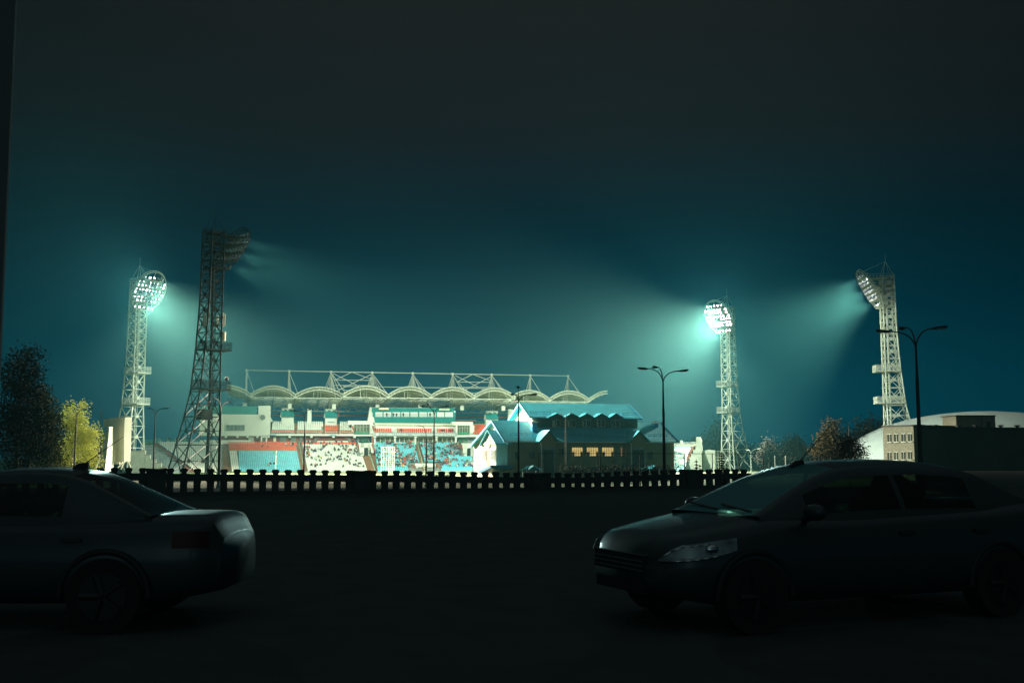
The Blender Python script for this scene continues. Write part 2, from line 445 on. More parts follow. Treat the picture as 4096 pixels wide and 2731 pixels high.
    if stray: spot("floodlight_spill", hp(0, 0, 1.2), stray_aim, stray, 46, .8, (.62, 1., .95), root, 1.)
    return root

K = 2.7e5
tower("dark backlit steel lattice floodlight tower, nearest of all, carrying phone antennas", -64.6, 235, radians(50), M_steel_shade, (18, 278, GZ), .03*K, (0, 295, GZ), [((-24, 325, 6), 1.25*K, 70), ((-20, 280, GZ), 1.2*K, 40), ((76, 334, 10), 4.6*K, 34), ((112, 250, 5), 6.0*K, 16), ((100, 293, 24), 5.5*K, 18), ((15, 206, 8), 6.0*K, 36)], antennas=True)
tower("pale floodlight tower with glaring lamps behind the scoreboard and yellow tree", -103.8, 300, radians(-36), M_steel, (-34, 272, GZ), 2.6*K, (-78, 263, GZ), [((-45, 252, GZ), 14*K, 62)], (1., .82, .60), stray=.8*K, stray_aim=(-85, 12, 5))
tower("pale floodlight tower with glaring lamps right of the blue-roofed clubhouse", 70.6, 356, radians(222), M_steel, (18, 292, GZ), 4.2*K, (44, 314, GZ), [((-8, 262, GZ), 13.5*K, 60)], (1., .82, .60), stray=.7*K, stray_aim=(-6, 20, 8))
tower("grey floodlight tower with lamps facing left, rising behind the brick building", 101.5, 294, radians(176), M_steel, (-5, 278, GZ), .03*K, (0, 280, GZ), [((-97, 288, 12), 5.5*K, 15), ((-42, 328, 6), 1.65*K, 62), ((5, 266, GZ), 4.5*K, 34), ((-50, 262, GZ), .5*K, 84), ((14, 198, GZ), 6.*K, 34)])

# ------------------------------------------------------------------ fence
A0 = P(400, 1900, 42.); B0 = P(2900, 1900, 54.)
fa = atan2(B0.y-A0.y, B0.x-A0.x); FF = Fr(A0.x, A0.y, fa); FL = (V((B0.x,B0.y,0))-V((A0.x,A0.y,0))).length
def fpx(x):
    return FF.hit(x, 1890, 0)[0]
keys = [(-30, 1.12), (fpx(430), 1.12), (fpx(1500), .96), (fpx(2080), .835), (fpx(2300), .80), (fpx(2700), .93), (fpx(2950), .94), (60, .94)]
def ftop(a):
    for (a0,h0),(a1,h1) in zip(keys, keys[1:]):
        if a <= a1: return h0+(h1-h0)*(a-a0)/(a1-a0)
    return keys[-1][1]
mb = MB(); mb.grid([[V((FF.w(a,0,0).x, y, 0.)) for a in (-140,-60,-20,-10,0,15,30,40,70,120)] for y in (-60,-20,0,10,20,30)]+[[FF.w(a,-.1,0) for a in (-140,-60,-20,-10,0,15,30,40,70,120)]])
tag(mb.build("pavement", M_asphalt), kind="structure")
fence = thing("concrete_fence", "long dark concrete baluster fence with round caps along the car park", "fence", FF.w(0,0,0))
a_start, a_end = -9., FL+1.5
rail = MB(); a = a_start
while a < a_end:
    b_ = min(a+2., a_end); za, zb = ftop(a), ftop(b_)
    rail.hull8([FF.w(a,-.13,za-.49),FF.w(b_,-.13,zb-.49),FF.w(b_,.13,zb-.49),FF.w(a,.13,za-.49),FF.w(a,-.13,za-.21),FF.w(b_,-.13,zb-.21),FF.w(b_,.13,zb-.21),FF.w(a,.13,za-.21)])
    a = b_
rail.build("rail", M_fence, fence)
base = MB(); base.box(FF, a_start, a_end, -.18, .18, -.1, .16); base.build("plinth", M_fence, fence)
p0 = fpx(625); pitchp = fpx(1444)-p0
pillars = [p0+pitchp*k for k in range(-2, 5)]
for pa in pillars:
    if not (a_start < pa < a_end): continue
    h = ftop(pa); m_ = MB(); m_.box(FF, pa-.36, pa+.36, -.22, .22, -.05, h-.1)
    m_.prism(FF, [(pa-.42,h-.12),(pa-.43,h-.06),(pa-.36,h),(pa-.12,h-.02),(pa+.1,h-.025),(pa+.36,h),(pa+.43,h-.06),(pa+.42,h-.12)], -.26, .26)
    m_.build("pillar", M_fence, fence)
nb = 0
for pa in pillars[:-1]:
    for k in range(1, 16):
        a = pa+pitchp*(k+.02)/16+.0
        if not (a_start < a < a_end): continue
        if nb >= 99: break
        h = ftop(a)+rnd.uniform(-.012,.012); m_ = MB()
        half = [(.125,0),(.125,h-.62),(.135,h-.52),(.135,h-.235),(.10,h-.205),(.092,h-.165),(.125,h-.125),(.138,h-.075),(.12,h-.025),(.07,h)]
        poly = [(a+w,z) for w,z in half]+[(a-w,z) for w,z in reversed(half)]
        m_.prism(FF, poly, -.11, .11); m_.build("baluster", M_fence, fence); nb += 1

mb = MB(); ys_ = [54+i*5 for i in range(15)]
mb.grid([[V((y*r_, y, gxy(y*r_, y)+.012)) for r_ in (.40,.44,.5,.6,.8,1.2)] for y in ys_])
tag(mb.build("pavement", M_asphalt), kind="structure")
# wire mesh screen fence near the clubhouse
mf = thing("tall_mesh_fence", "tall thin dark post-and-wire ball fence before the clubhouse", "fence", P(2170, 1880, 120))
pts = [2155, 2400, 2560, 2737, 2808, 2849, 2955, 3051]
for x in pts:
    q = P(x, 1814, 120); m_ = MB(); m_.tube((q.x,120,gz(120)), (q.x,120,q.z), .05 if x != 2808 else .04, n=5)
    m_.build("post", M_redwall if x == 2808 else M_black, mf)
m_ = MB()
for yy in (1814,):
    m_.tube(P(2155,yy-1,120), P(3051,yy,120), .045, n=4)
m_.build("top_wire", M_black, mf)
# advertising boards on the near touchline
for i, (x0, x1) in enumerate(((690,800),(812,940),(955,1090),(1105,1240),(1255,1370),(1525,1640),(1655,1800))):
    fb = Fr(P(x0,1925,184).x, 184+ (x0-690)*.012, radians(9)); L_ = (x1-x0)*184/FPX
    t_ = thing("advertising_board", ["white advertising board seen through the fence below the end seats","white board through the fence, left of the thick street lamp","white board through the fence under the white seat strip","white board through the fence under the light blue empty seats","white board through the fence, just left of the wide pillar","white board through the fence below the scaffold tower","white board through the fence, rightmost of the touchline row"][i], "board", fb.w(L_/2,0,GZ), "white boards along the touchline")
    m_ = MB(); m_.box(fb, 0, L_, 0, .08, GZ+.05, GZ+1.05); m_.build("panel", M_board, t_)
    m_ = MB()
    for a in (.3, L_/2, L_-.3): m_.tube(fb.w(a,.09,GZ+.9), fb.w(a,.8,GZ), .04, n=4)
    m_.build("prop", M_steel, t_)
# the pitch
pf = Fr(-2, 290, radians(15)); mb = MB()
mb.grid([[pf.w(a,t,GZ+.004) for a in (-75,-40,0,40,75)] for t in (-46,-20,0,20,30)])
tag(mb.build("turf_ground", M_pitch), kind="structure")
# ------------------------------------------------------------------ main stand
m0 = P(983, 1600, 345); m8 = P(2272.9, 1600, 369)
sang = atan2(m8.y-m0.y, m8.x-m0.x); SF = Fr(m0.x, m0.y, sang)
BAY = (V((m8.x,m8.y,0))-V((m0.x,m0.y,0))).length/8
stand = thing("grandstand", "long two-tier football grandstand with white arched lattice roof", "grandstand", SF.w(50, -20, GZ))
WHOLE = {"end_block_wall","end_block_cladding","strip_window","door_frame","vomitory_wall","mullion","recess_parapet","lounge_mullion","cabin_wall","window_frame"}
def fronts(fr, name, rects, mat, parent, label):
    """rectangular pieces on a frame's front: one object each, unless they touch and make one piece"""
    groups = [rects] if name in WHOLE else [[r] for r in rects]
    o = None
    for g_ in groups:
        m_ = MB()
        for r in g_: m_.front(fr, *r)
        o = tag(m_.build(name, mat, parent), label)
    return o
def sfront(name, rects, mat, parent=stand, label=None): return fronts(SF, name, rects, mat, parent, label)

# --- roof
def vault(m_truss, m_skin, m_purl, sa, sb_, tf, zv, rise, half=0, tb=3.5):
    """one barrel bay between valley lines sa and sb_; half: -1 only right half, +1 only left half"""
    hwid = (sb_-sa)/2; sc = (sa+sb_)/2
    def z(s, off=0.): return zv+rise*(1-((s-sc)/hwid)**2)+off
    lo, hi = (sa, sb_)
    if half < 0: lo = sc
    if half > 0: hi = sc
    n = 16 if half == 0 else 8
    ss = [lo+(hi-lo)*i/n for i in range(n+1)]
    up = [SF.w(s, tf, z(s, 1.0)) for s in ss]; dn = [SF.w(s, tf, z(s)) for s in ss]
    m_truss.path(up, .13, 5); m_truss.path(dn, .13, 5)
    for i in range(n):
        m_truss.tube(dn[i], up[i+1], .055, n=4) if i % 2 == 0 else m_truss.tube(up[i], dn[i+1], .055, n=4)
        m_truss.tube(dn[i], up[i], .05, n=4)
    drop = lambda t: -2.1*(t-tf)/(tb-tf)
    ts = [tf+(tb-tf)*k/5 for k in range(6)]
    m_skin.grid([[SF.w(s, t, z(s, 1.08)+drop(t)) for s in ss] for t in ts])
    for t in ts[1:]:
        m_purl.path([SF.w(s, t, z(s, .75)+drop(t)) for s in ss], .07, 4)
        m_purl.path([SF.w(s, t, z(s, .1)+drop(t)) for s in ss], .06, 4)
        for i in range(n): m_purl.tube(SF.w(ss[i], t, z(ss[i], .1)+drop(t)), SF.w(ss[i+1], t, z(ss[i+1], .75)+drop(t)), .035, n=4)
    for s in ss[::2]:
        m_purl.tube(SF.w(s, tf, z(s, .8)), SF.w(s, tb, z(s, .8)+drop(tb)), .05, n=4)
def flat_frame(m_, sa, sb_, tf, zv, tb=3.5):
    drop = lambda t: -2.1*(t-tf)/(tb-tf)
    for k in range(0, 9):
        t = tf+(tb-tf)*k/8; r = .15 if k == 0 else .085
        m_.tube(SF.w(sa, t, zv+drop(t)-.05), SF.w(sb_, t, zv+drop(t)-.05), r, n=4)
    for s in (sa, (sa+sb_)/2, sb_): m_.tube(SF.w(s, tf, zv-.05), SF.w(s, tb, zv+drop(tb)-.05), .1, n=4)
    for k in range(8):
        t = tf+(tb-tf)*k/8; t2 = tf+(tb-tf)*(k+1)/8
        for q in range(4):
            s = sa+(sb_-sa)*q/4; s2 = sa+(sb_-sa)*(q+1)/4
            m_.tube(SF.w(s, t, zv+drop(t)-.05), SF.w(s2, t2, zv+drop(t2)-.05), .04, n=4)
tS, tC = -19., -24.
vS0 = SF.hit(1003, 1588, tS); vS1 = SF.hit(1181.6, 1588, tS); vS2 = SF.hit(1366, 1590, tS)
tip0 = SF.hit(907, 1540, tS)
vE = SF.hit(2357, 1604, tS); vE1 = SF.hit(2198, 1602, tS); vE2 = SF.hit(2036, 1600, tS); tip1 = SF.hit(2431, 1565, tS)
cen = [SF.hit(x, 1588+(x-1374)*.006, tC) for x in (1374,1554.5,1725,1896.6,2060)]
zS = vS0[1]; zC = cen[0][1]
bays = [(2*tip0[0]-vS0[0], vS0[0], tS, zS, 2.55, -1), (vS0[0], vS1[0], tS, zS, 2.55, 0), (vS1[0], vS2[0]+.6, tS, zS, 2.4, 0)]
for q in range(4): bays.append((cen[q][0], cen[q+1][0], tC, zC, 2.5, 0))
bays += [(vE2[0], vE1[0], tS, zS-.2, 2.5, 0), (vE1[0], vE[0], tS, zS-.2, 2.5, 0), (vE[0], 2*tip1[0]-vE[0], tS, zS-.2, 2.7, 1)]
for sa, sb_, tf, zv, rise, half in bays:
    a_, b_, c_ = MB(), MB(), MB()
    vault(a_, b_, c_, sa, sb_, tf, zv, rise, half)
    if half == 0: flat_frame(c_, sa, sb_, tf, zv)
    a_.tube(SF.w(sb_ if half <= 0 else sa, tf, zv-.1), SF.w(sb_ if half <= 0 else sa, tf, zv+1.), .13, n=5)
    if half == 0:
        for q in (.38,.47,.53): h_ = MB(); h_.tube(SF.w(sa+(sb_-sa)*q, tf+1.5*(q*10%3), zv-.1), SF.w(sa+(sb_-sa)*q, tf+1.5*(q*10%3), zv+rise*.95), .07, n=4); h_.build("hanger", M_steel, stand)
    o = a_.build("arch_truss", M_steel, stand)
    b_.build("roof_sheet", M_roofskin, stand); c_.build("roof_ribs", M_steel, o)
# rear girder, masts, ties
g = MB(); sA, sB = tip0[0]+2, tip1[0]-3
for t in (-1.2, 1.2):
    for z in (16.4, 18.6): g.tube(SF.w(sA,t,z), SF.w(sB,t,z), .12, n=4)
    s = sA; i = 0
    while s < sB-1.7:
        g.tube(SF.w(s,t,16.4 if i%2 else 18.6), SF.w(s+1.7,t,18.6 if i%2 else 16.4), .07, n=4); s += 1.7; i += 1
g.build("rear_girder", M_steel, stand)
MT = 29.6
for i in range(9):
    s = BAY*i; m_ = MB()
    for d in (-.35, .35): m_.tube(SF.w(s+d,0,17), SF.w(s+d*.3,0,MT), .17, .12, n=6)
    tf = tC if 3 <= i <= 6 else tS
    vz = 20.
    m_.tube(SF.w(s,0,MT-.6), SF.w(s+.4,tf+.5,vz), .12, n=5)
    m_.tube(SF.w(s,0,MT-.6), SF.w(s+3.2,tf*.45,20.2), .12, n=5)
    m_.tube(SF.w(s,0,MT-.6), SF.w(s-.6,7,9), .12, n=5)
    if i >= 2: m_.tube(SF.w(s,0,MT-.6), SF.w(s-3.3,-4,20), .1, n=5)
    if 2 <= i <= 6:
        for d in (-2.2, -1.1, 1.1, 2.2): m_.tube(SF.w(s,0,MT-1), SF.w(s+d,-2,20.), .085, n=4)
        m_.tube(SF.w(s,0,MT-.6), SF.w(s+5.4,-6,20.6), .13, n=5)
    m_.box(SF, s-.35, s+.35, -.3, .3, MT-.7, MT)
    m_.build("roof_mast", M_steel, stand)
ti = MB(); ti.tube(SF.w(0,0,MT-.3), SF.w(BAY*8,0,MT-.3), .14, n=6)
ti.tube(SF.w(BAY*2.3,0,25.4-.8), SF.w(BAY*6.3,0,25.4-.8), .12, n=5)
for i in (2, 5):
    a, b = BAY*i, BAY*(i+1)
    for z in (26.9, 25.2): ti.tube(SF.w(a+1,-3,z-.5), SF.w(b-.5,-3,z-.4), .1, n=5)
    mid = (a+b)/2
    ti.tube(SF.w(a+1,-2,26.4), SF.w(mid,-1,MT-.4), .1, n=5); ti.tube(SF.w(mid,-1,MT-.4), SF.w(b,-2,26.8), .1, n=5)
    ti.tube(SF.w(a+.6,-2,28.6), SF.w(b+1,-5,21.6), .1, n=5); ti.tube(SF.w(b-.3,-2,28.6), SF.w(a-1,-5,21.4), .1, n=5)
    ti.tube(SF.w(a+.6,-3,24.), SF.w(b-.6,-3,21.5), .08, n=4); ti.tube(SF.w(b-.6,-3,24.), SF.w(a+.6,-3,21.5), .08, n=4)
ti.build("tie_rods", M_steel, stand)
for i in range(9):
    m_ = MB(); m_.tube(SF.w(BAY*i+.6,3,GZ), SF.w(BAY*i+.6,3,17.2), .38, n=8)
    if i in (0, 2): m_.tube(SF.w(BAY*i+.6,3,9), SF.w(BAY*i+3,-1,16.6), .28, n=6)
    m_.build("rear_column", M_salmon, stand)
    m_ = MB(); m_.box(SF, BAY*i-.55, BAY*i+.55, -18.4, -17.4, 16.4, 17.9); m_.build("bearing_block", M_steel, stand)
m_ = MB(); m_.box(SF, sA, sB, 2.6, 3., 14.9, 15.5); m_.build("rear_beam", M_salmon, stand)

# --- terraces
sL = SF.hit(880, 1777, -24)[0]; sR = SF.hit(2330, 1777, -24)[0]
zl0 = SF.hit(1300, 1891, -46)[1]; zl1 = SF.hit(1300, 1777, -24)[1]
m_ = MB(); NR = 22
for r in range(NR):
    t0 = -46+r; z = zl0+(zl1-zl0)*r/(NR-1)
    m_.box(SF, sL-1, sR, t0, -23.9, z-.42 if r else GZ, z)
m_.build("lower_terrace", M_conc_d, stand)
m_ = MB(); m_.box(SF, sL-1, sR, -46.4, -46.05, GZ, zl0+.5)
m_.build("front_wall", M_conc, stand)

SEATS = {}
def seat_geo(m_, s, t, z):
    w = SF.w; d = .21
    m_.hull8([w(s-d,t,z+.36),w(s+d,t,z+.36),w(s+d,t+.40,z+.38),w(s-d,t+.40,z+.38),w(s-d,t,z+.44),w(s+d,t,z+.44),w(s+d,t+.40,z+.45),w(s-d,t+.40,z+.45)])
    m_.hull8([w(s-d,t+.38,z+.38),w(s+d,t+.38,z+.38),w(s+d,t+.46,z+.38),w(s-d,t+.46,z+.38),w(s-d,t+.46,z+.82),w(s+d,t+.46,z+.82),w(s+d,t+.52,z+.82),w(s-d,t+.52,z+.82)])
def row_z(r): return zl0+(zl1-zl0)*r/(NR-1)
def block(name, mat, TL, TR, BL, BR, r0, r1, label, skip=None, keep=None):
    """seats of the lower tier rows r0..r1-1; corner pixels refer to the whole tier height"""
    a = [SF.hit(*TL, -24)[0], SF.hit(*TR, -24)[0], SF.hit(*BL, -46)[0], SF.hit(*BR, -46)[0]]
    m_ = MB(); spots = []
    for r in range(r0, r1):
        k = r/(NR-1); s0 = a[2]+(a[0]-a[2])*k; s1 = a[3]+(a[1]-a[3])*k
        t = -46+r+.25; z = row_z(r); s = s0+.3
        while s < s1-.2:
            if not (skip and skip(*proj(SF.w(s, t, z+.5)))):
                seat_geo(m_, s, t, z); spots.append((s, t, z))
            s += .52
    o = tag(m_.build(name, mat, stand), label, kind="stuff")
    return spots
v2 = lambda x, y: 1632 < x < 1768 and y > 1848
RO = 15
TLa, TRa, BLa, BRa = (912.5,1777), (1186,1777), (926,1890), (1208,1890)
spA = block("seating", M_seat_o, TLa, TRa, BLa, BRa, RO, NR, "orange red seats")
spA += block("seating", M_seat_b, (951,1777), TRa, (957,1890), BRa, 0, RO, "light blue seats")
block("seating", M_seat_w, TLa, (950.5,1777), BLa, (956.5,1890), 0, RO, "narrow strip of white seats")
TLb, TRb, BLb, BRb = (1207,1778), (1428,1778), (1231,1890), (1473,1890)
vB = lambda x, y: x > 1425 and y < 1824
spBo = block("seating", M_seat_o, TLb, TRb, BLb, BRb, 20, NR, "orange red seats along the top", vB)
spB = block("seating", M_seat_w, TLb, TRb, BLb, BRb, 0, 20, "white seats", vB)
vC = lambda x, y: v2(x, y) or (x < 1500 and y < 1824)
spC = block("seating", M_seat_b, (1494,1781), (1657,1781), (1511,1890), (1693,1890), 0, NR, "light blue seats", vC)
vD = lambda x, y: v2(x, y) or (1838 < x < 1900 and y < 1826) or x > 1890
spD = block("seating", M_seat_b, (1678,1781), (1880,1781), (1709,1890), (1925,1890), 0, NR, "light blue seats", vD)
# left end block of white seats with the slanting brown stair
m_ = MB(); spL = []
for r in range(NR):
    k = r/(NR-1); t = -46+r+.25; z = row_z(r)-.15
    s0 = SF.hit(792-160*k, 1830, t)[0]; s1 = SF.hit(868-128*max(0,k-.35)*.0+6, 1830, t)[0]
    s = s0
    while s < s1: seat_geo(m_, s, t, z); s += .52
tag(m_.build("seating", M_seat_w, stand), "white seats of the end block", kind="stuff")
def stair(TL, TR, BL, BR, name="stairway", mat=M_brown, up=.12, ex=0.):
    m_ = MB(); n = NR*2
    a = [SF.hit(*TL, -24)[0], SF.hit(*TR, -24)[0], SF.hit(*BL, -46)[0], SF.hit(*BR, -46)[0]]
    for r in range(n):
        k = r/(n-1); s0 = a[2]+(a[0]-a[2])*k; s1 = a[3]+(a[1]-a[3])*k
        z = zl0+(zl1-zl0)*k+up; t = -46.02+r*.5
        m_.box(SF, s0, s1, t, t+.56, z-.5, z)
    return m_.build(name, mat, stand)
stair((1186,1777),(1207,1777),(1208,1890),(1231,1890))
stair((1428,1777),(1494,1777),(1474,1890),(1511,1890))
stair((1657,1777),(1678,1777),(1693,1890),(1709,1890))
stair((893,1777),(912,1777),(893,1890),(926,1890))
# slanting stair at the end block
m_ = MB()
for r in range(NR*2):
    k = r/(NR*2-1); t = -46.02+r*.5; s0 = SF.hit(776-160*k, 1830, t)[0]; s1 = SF.hit(791-160*k, 1830, t)[0]
    z = zl0+(zl1-zl0)*k-.02; m_.box(SF, s0, s1, t, t+.55, z-.5, z)
m_.build("stairway", M_redstep, stand)
# handrails on the stairs (pale green)
m_ = MB()
for TL, BL in (((1195,1772),(1217,1890)), ((1477,1822),(1500,1890)), ((1668,1777),(1698,1847))):
    a = SF.hit(*TL,-24)[0] if TL[1] < 1800 else SF.hit(*TL,-33)[0]; b = SF.hit(*BL,-46)[0]
    t1 = -24 if TL[1] < 1800 else -33
    p_ = SF.w(a,t1, zl0+(zl1-zl0)*((t1+46)/22)+1.1); q_ = SF.w(b,-46,zl0+1.1)
    m_.tube(p_, q_, .09, n=5); m_.tube(p_-V((0,0,.5)), q_-V((0,0,.5)), .05, n=5)
    for i in range(12):
        c = p_+(q_-p_)*i/11; m_.tube(c-V((0,0,1.3)), c, .05, n=4)
m_.build("handrail", pm("pale green rail", (.30,.42,.30), .6, var=.08), stand)
# grey terrace and stepped walls at the far left
m_ = MB()
for r in range(NR):
    t0 = -46+r; z = row_z(r)-.3
    m_.box(SF, SF.hit(560,1830,t0)[0], SF.hit(785-160*r/NR,1830,t0)[0], t0, -23.9, z-.42 if r else GZ, z)
m_.build("end_terrace", pm("blue grey terrace", (.30,.36,.36), .85, var=.4, scale=1.6), stand)
m_ = MB(); m2 = MB()
for x0, x1, y0 in ((520,579,1802),(579,599,1820),(597,622,1838),(620,645,1852),(640,669,1870)):
    m_.front(SF, x0, y0, x1, 1894, -47.5, 1.2); m2.front(SF, x0-.5, y0-1.5, x1+.5, y0, -47.6, 1.4)
m_.build("stepped_wall", M_conc, stand); m2.build("coping", M_redstep, stand)
m_ = MB(); ra = MB()
s0, z0 = SF.hit(568, 1775, -23.5); s1, _ = SF.hit(842, 1775, -23.5); z1 = SF.hit(568,1758,-23.5)[1]
for z in (z1, (z0+z1)/2): ra.tube(SF.w(s0,-23.5,z), SF.w(s1,-23.5,z), .07, n=4)
for i in range(60): s = s0+(s1-s0)*i/59; ra.tube(SF.w(s,-23.5,z0-1), SF.w(s,-23.5,z1), .05, n=4)
ra.build("back_railing", M_green, stand)
sfront("back_wall", [(568,1768,842,1782,-23.2,.3)], M_conc_d)

# --- concourse
sfront("end_block_wall", [(800,1655,1034,1743,-24,8),(1033.9,1622,1080,1743,-24.05,8)], M_white)
sfront("end_block_cladding", [(800,1622,1028,1655.2,-23.8,7)], M_teal)
m_ = MB(); a, z = SF.hit(1050.7, 1669, -24.05)
m_.tube(SF.w(a,-24.35,z), SF.w(a,-24.0,z), .78, n=28); m_.build("round_window", M_winglass, stand)
sfront("strip_window", [(906+i*14.7,1699,906+(i+1)*14.7-1.2,1722,-24.25,.2) for i in range(5)], M_winglass)
m_ = MB(); m_.slab([SF.pt(1080,1662,-18), SF.pt(1080,1690,-18), SF.pt(1092,1684,-18)], SF.n*.6); m_.build("fin_wall", M_white, stand)
sfront("concourse_wall", [(880,1743,1420,1779,-23,.5)], M_redwall)
sfront("floor_beam", [(1075,1735,1497,1743.5,-24.6,1.6)], M_white)
sfront("floor_beam", [(1826,1739,2060,1748,-24.6,1.6)], M_white)
sfront("corbel", [(x,1743.2,x+9,1750,-24.5,1.3) for x in (899,945,985,1025,1070,1154,1242,1330,1414)], M_white)
for x0, x1, y0, mt in ((1094,1104,1747,M_cream),(1121,1132,1747,M_winglass),(1134,1144,1747,M_winglass),(1161,1172,1747,M_winglass),(1173,1183,1747,M_winglass),(1199,1209,1747,M_winglass),(1258,1267,1748,M_winglass),(1268,1279,1748,M_winglass),(1381,1391,1748,M_winglass),(1392,1402,1748,M_winglass),(994,1015,1747,M_conc)):
    sfront("concourse_window", [(x0,y0,x1,1753 if x0 in (1268,1381) else 1769,-23.15,.2)], mt)
sfront("door_frame", [(1043,1747,1048,1777,-24,1),(1063,1747,1068.5,1777,-24,1),(1043,1744,1068,1750,-24.02,1)], M_white)
sfront("door", [(1048,1750,1063,1777,-23.2,.2)], M_winglass)
sfront("parapet_panel", [(1269,1762.5,1391,1779,-24.3,.3),(800,1759,1002,1768,-24.3,.3),(800,1768,1018,1776,-24.45,.25)], M_white)
ra = MB()
for x0, x1 in ((966,1045),(1070,1188),(1206,1270),(1391,1424)):
    a0, z1 = SF.hit(x0,1768,-24.2); a1, z0 = SF.hit(x1,1778,-24.2)
    for z in (z1, (z0+z1)/2): ra.tube(SF.w(a0,-24.2,z), SF.w(a1,-24.2,z), .06, n=4)
    n_ = int((a1-a0)/.9)
    for i in range(n_+1): ra.tube(SF.w(a0+(a1-a0)*i/n_,-24.2,z0), SF.w(a0+(a1-a0)*i/n_,-24.2,z1), .05, n=4)
ra.build("concourse_railing", pm("grey green rail", (.34,.38,.30), .6, var=.1), stand)
# upper tier
zu0 = SF.hit(1250,1734,-23)[1]; zu1 = SF.hit(1250,1696,-14)[1]; NU = 9
for a0, a1 in ((SF.hit(1078,1720,-23)[0], SF.hit(1415,1720,-23)[0]), (SF.hit(1880,1720,-23)[0], SF.hit(2080,1720,-23)[0])):
    m_ = MB()
    for r in range(NU): m_.box(SF, a0, a1, -23+r, -13, zu0+(zu1-zu0)*r/(NU-1)-.5, zu0+(zu1-zu0)*r/(NU-1))
    m_.build("upper_terrace", M_conc, stand)
def ublock(x0, x1, mat, rows, label, step=1):
    m_ = MB()
    for r in rows:
        t = -23+r+.2; z = zu0+(zu1-zu0)*r/(NU-1)
        a0 = SF.hit(x0, 1710, t)[0]; a1 = SF.hit(x1, 1710, t)[0]; s = a0+.3
        while s < a1: seat_geo(m_, s, t, z); s += .55
    tag(m_.build("seating", mat, stand), label, kind="stuff")
ublock(1088,1177,M_seat_w,range(2,9),"white upper seats"); ublock(1190,1289,M_seat_w,range(2,9),"white upper seats"); ublock(1301,1349,M_seat_o,range(2,6),"orange red upper seats"); ublock(1359,1410,M_seat_w,range(2,9),"white upper seats")
ublock(1893,1944,M_seat_o,range(0,8),"orange red upper seats")
ublock(1088,1180,M_seat_o,(0,),"orange front row"); ublock(1192,1290,M_seat_o,(0,),"orange front row"); ublock(1303,1350,M_seat_o,(0,),"orange front row"); ublock(1362,1412,M_seat_o,(0,),"orange front row")
for x0, x1 in ((1077,1086),(1178,1189),(1290,1300),(1350,1358)):
    m_ = MB()
    for r in range(NU*2):
        t = -23.05+r*.5; z = zu0+(zu1-zu0)*r/(2*NU-2)+.05
        a0 = SF.hit(x0,1715,t)[0]; a1 = SF.hit(x1,1715,t)[0]; m_.box(SF,a0,a1,t,t+.56,z-.5,z)
    m_.build("stairway", M_brown, stand)
ra = MB()
for x0, x1 in ((1081,1125),(1175,1232),(1246,1300),(1348,1390),(1903,1943)):
    a0, z1 = SF.hit(x0,1684,-13); a1, z0 = SF.hit(x1,1695,-13)
    ra.box(SF, a0, a1, -12.6, -12.5, z0-.8, z0-.1)
    for z in (z1, (z0+z1)/2): ra.tube(SF.w(a0,-13,z), SF.w(a1,-13,z), .07, n=4)
    n_ = max(2, int((a1-a0)/1.))
    for i in range(n_+1): ra.tube(SF.w(a0+(a1-a0)*i/n_,-13,z0-.6), SF.w(a0+(a1-a0)*i/n_,-13,z1), .06, n=4)
ra.build("upper_railing", M_green, stand)
# cabins on the upper tier
for x0, x1, yt, ym, yb in ((1126,1174,1641,1667,1709),(1301,1347,1644,1669,1709),(1945,1992,1652,1676,1720)):
    sfront("cabin_wall", [(x0,ym,x1,yb,-15.2,3),(x0+10,yb-14,x1-9,yb-1,-15.4,.3)], M_white)
    m_ = MB()
    a0, z1 = SF.hit(x0-1,yt,-14.4); a1, z0 = SF.hit(x1+3,ym,-15.8)
    m_.hull8([SF.w(a0,-15.9,z0),SF.w(a1,-15.9,z0),SF.w(a1,-11,z0),SF.w(a0,-11,z0),SF.w(a0,-14.2,z1),SF.w(a1-.3,-14.2,z1),SF.w(a1-.3,-11,z1),SF.w(a0,-11,z1)])
    m_.build("cabin_roof", M_teal, stand)
    sfront("cabin_top", [(x0,yt-9,x1+1,yt-3,-13.6,2.5)], M_conc); sfront("cabin_strut", [(x0+2,yt-4,x0+9,yt+.5,-13.5,1),(x0+22,yt-4,x0+28,yt+.5,-13.5,1),(x1-7,yt-4,x1-1,yt+.5,-13.5,1)], M_white)
    m_ = MB(); m_.slab([SF.pt(x0-6,ym+1,-14),SF.pt(x0-1,yt+2,-14),SF.pt(x0-1,ym+1,-14)], SF.n*2); m_.build("cabin_fin", M_white, stand)
sfront("column", [(1230,1634,1245,1709,-15,1.2),(2034,1637,2052,1720,-15,1.2)], M_white)
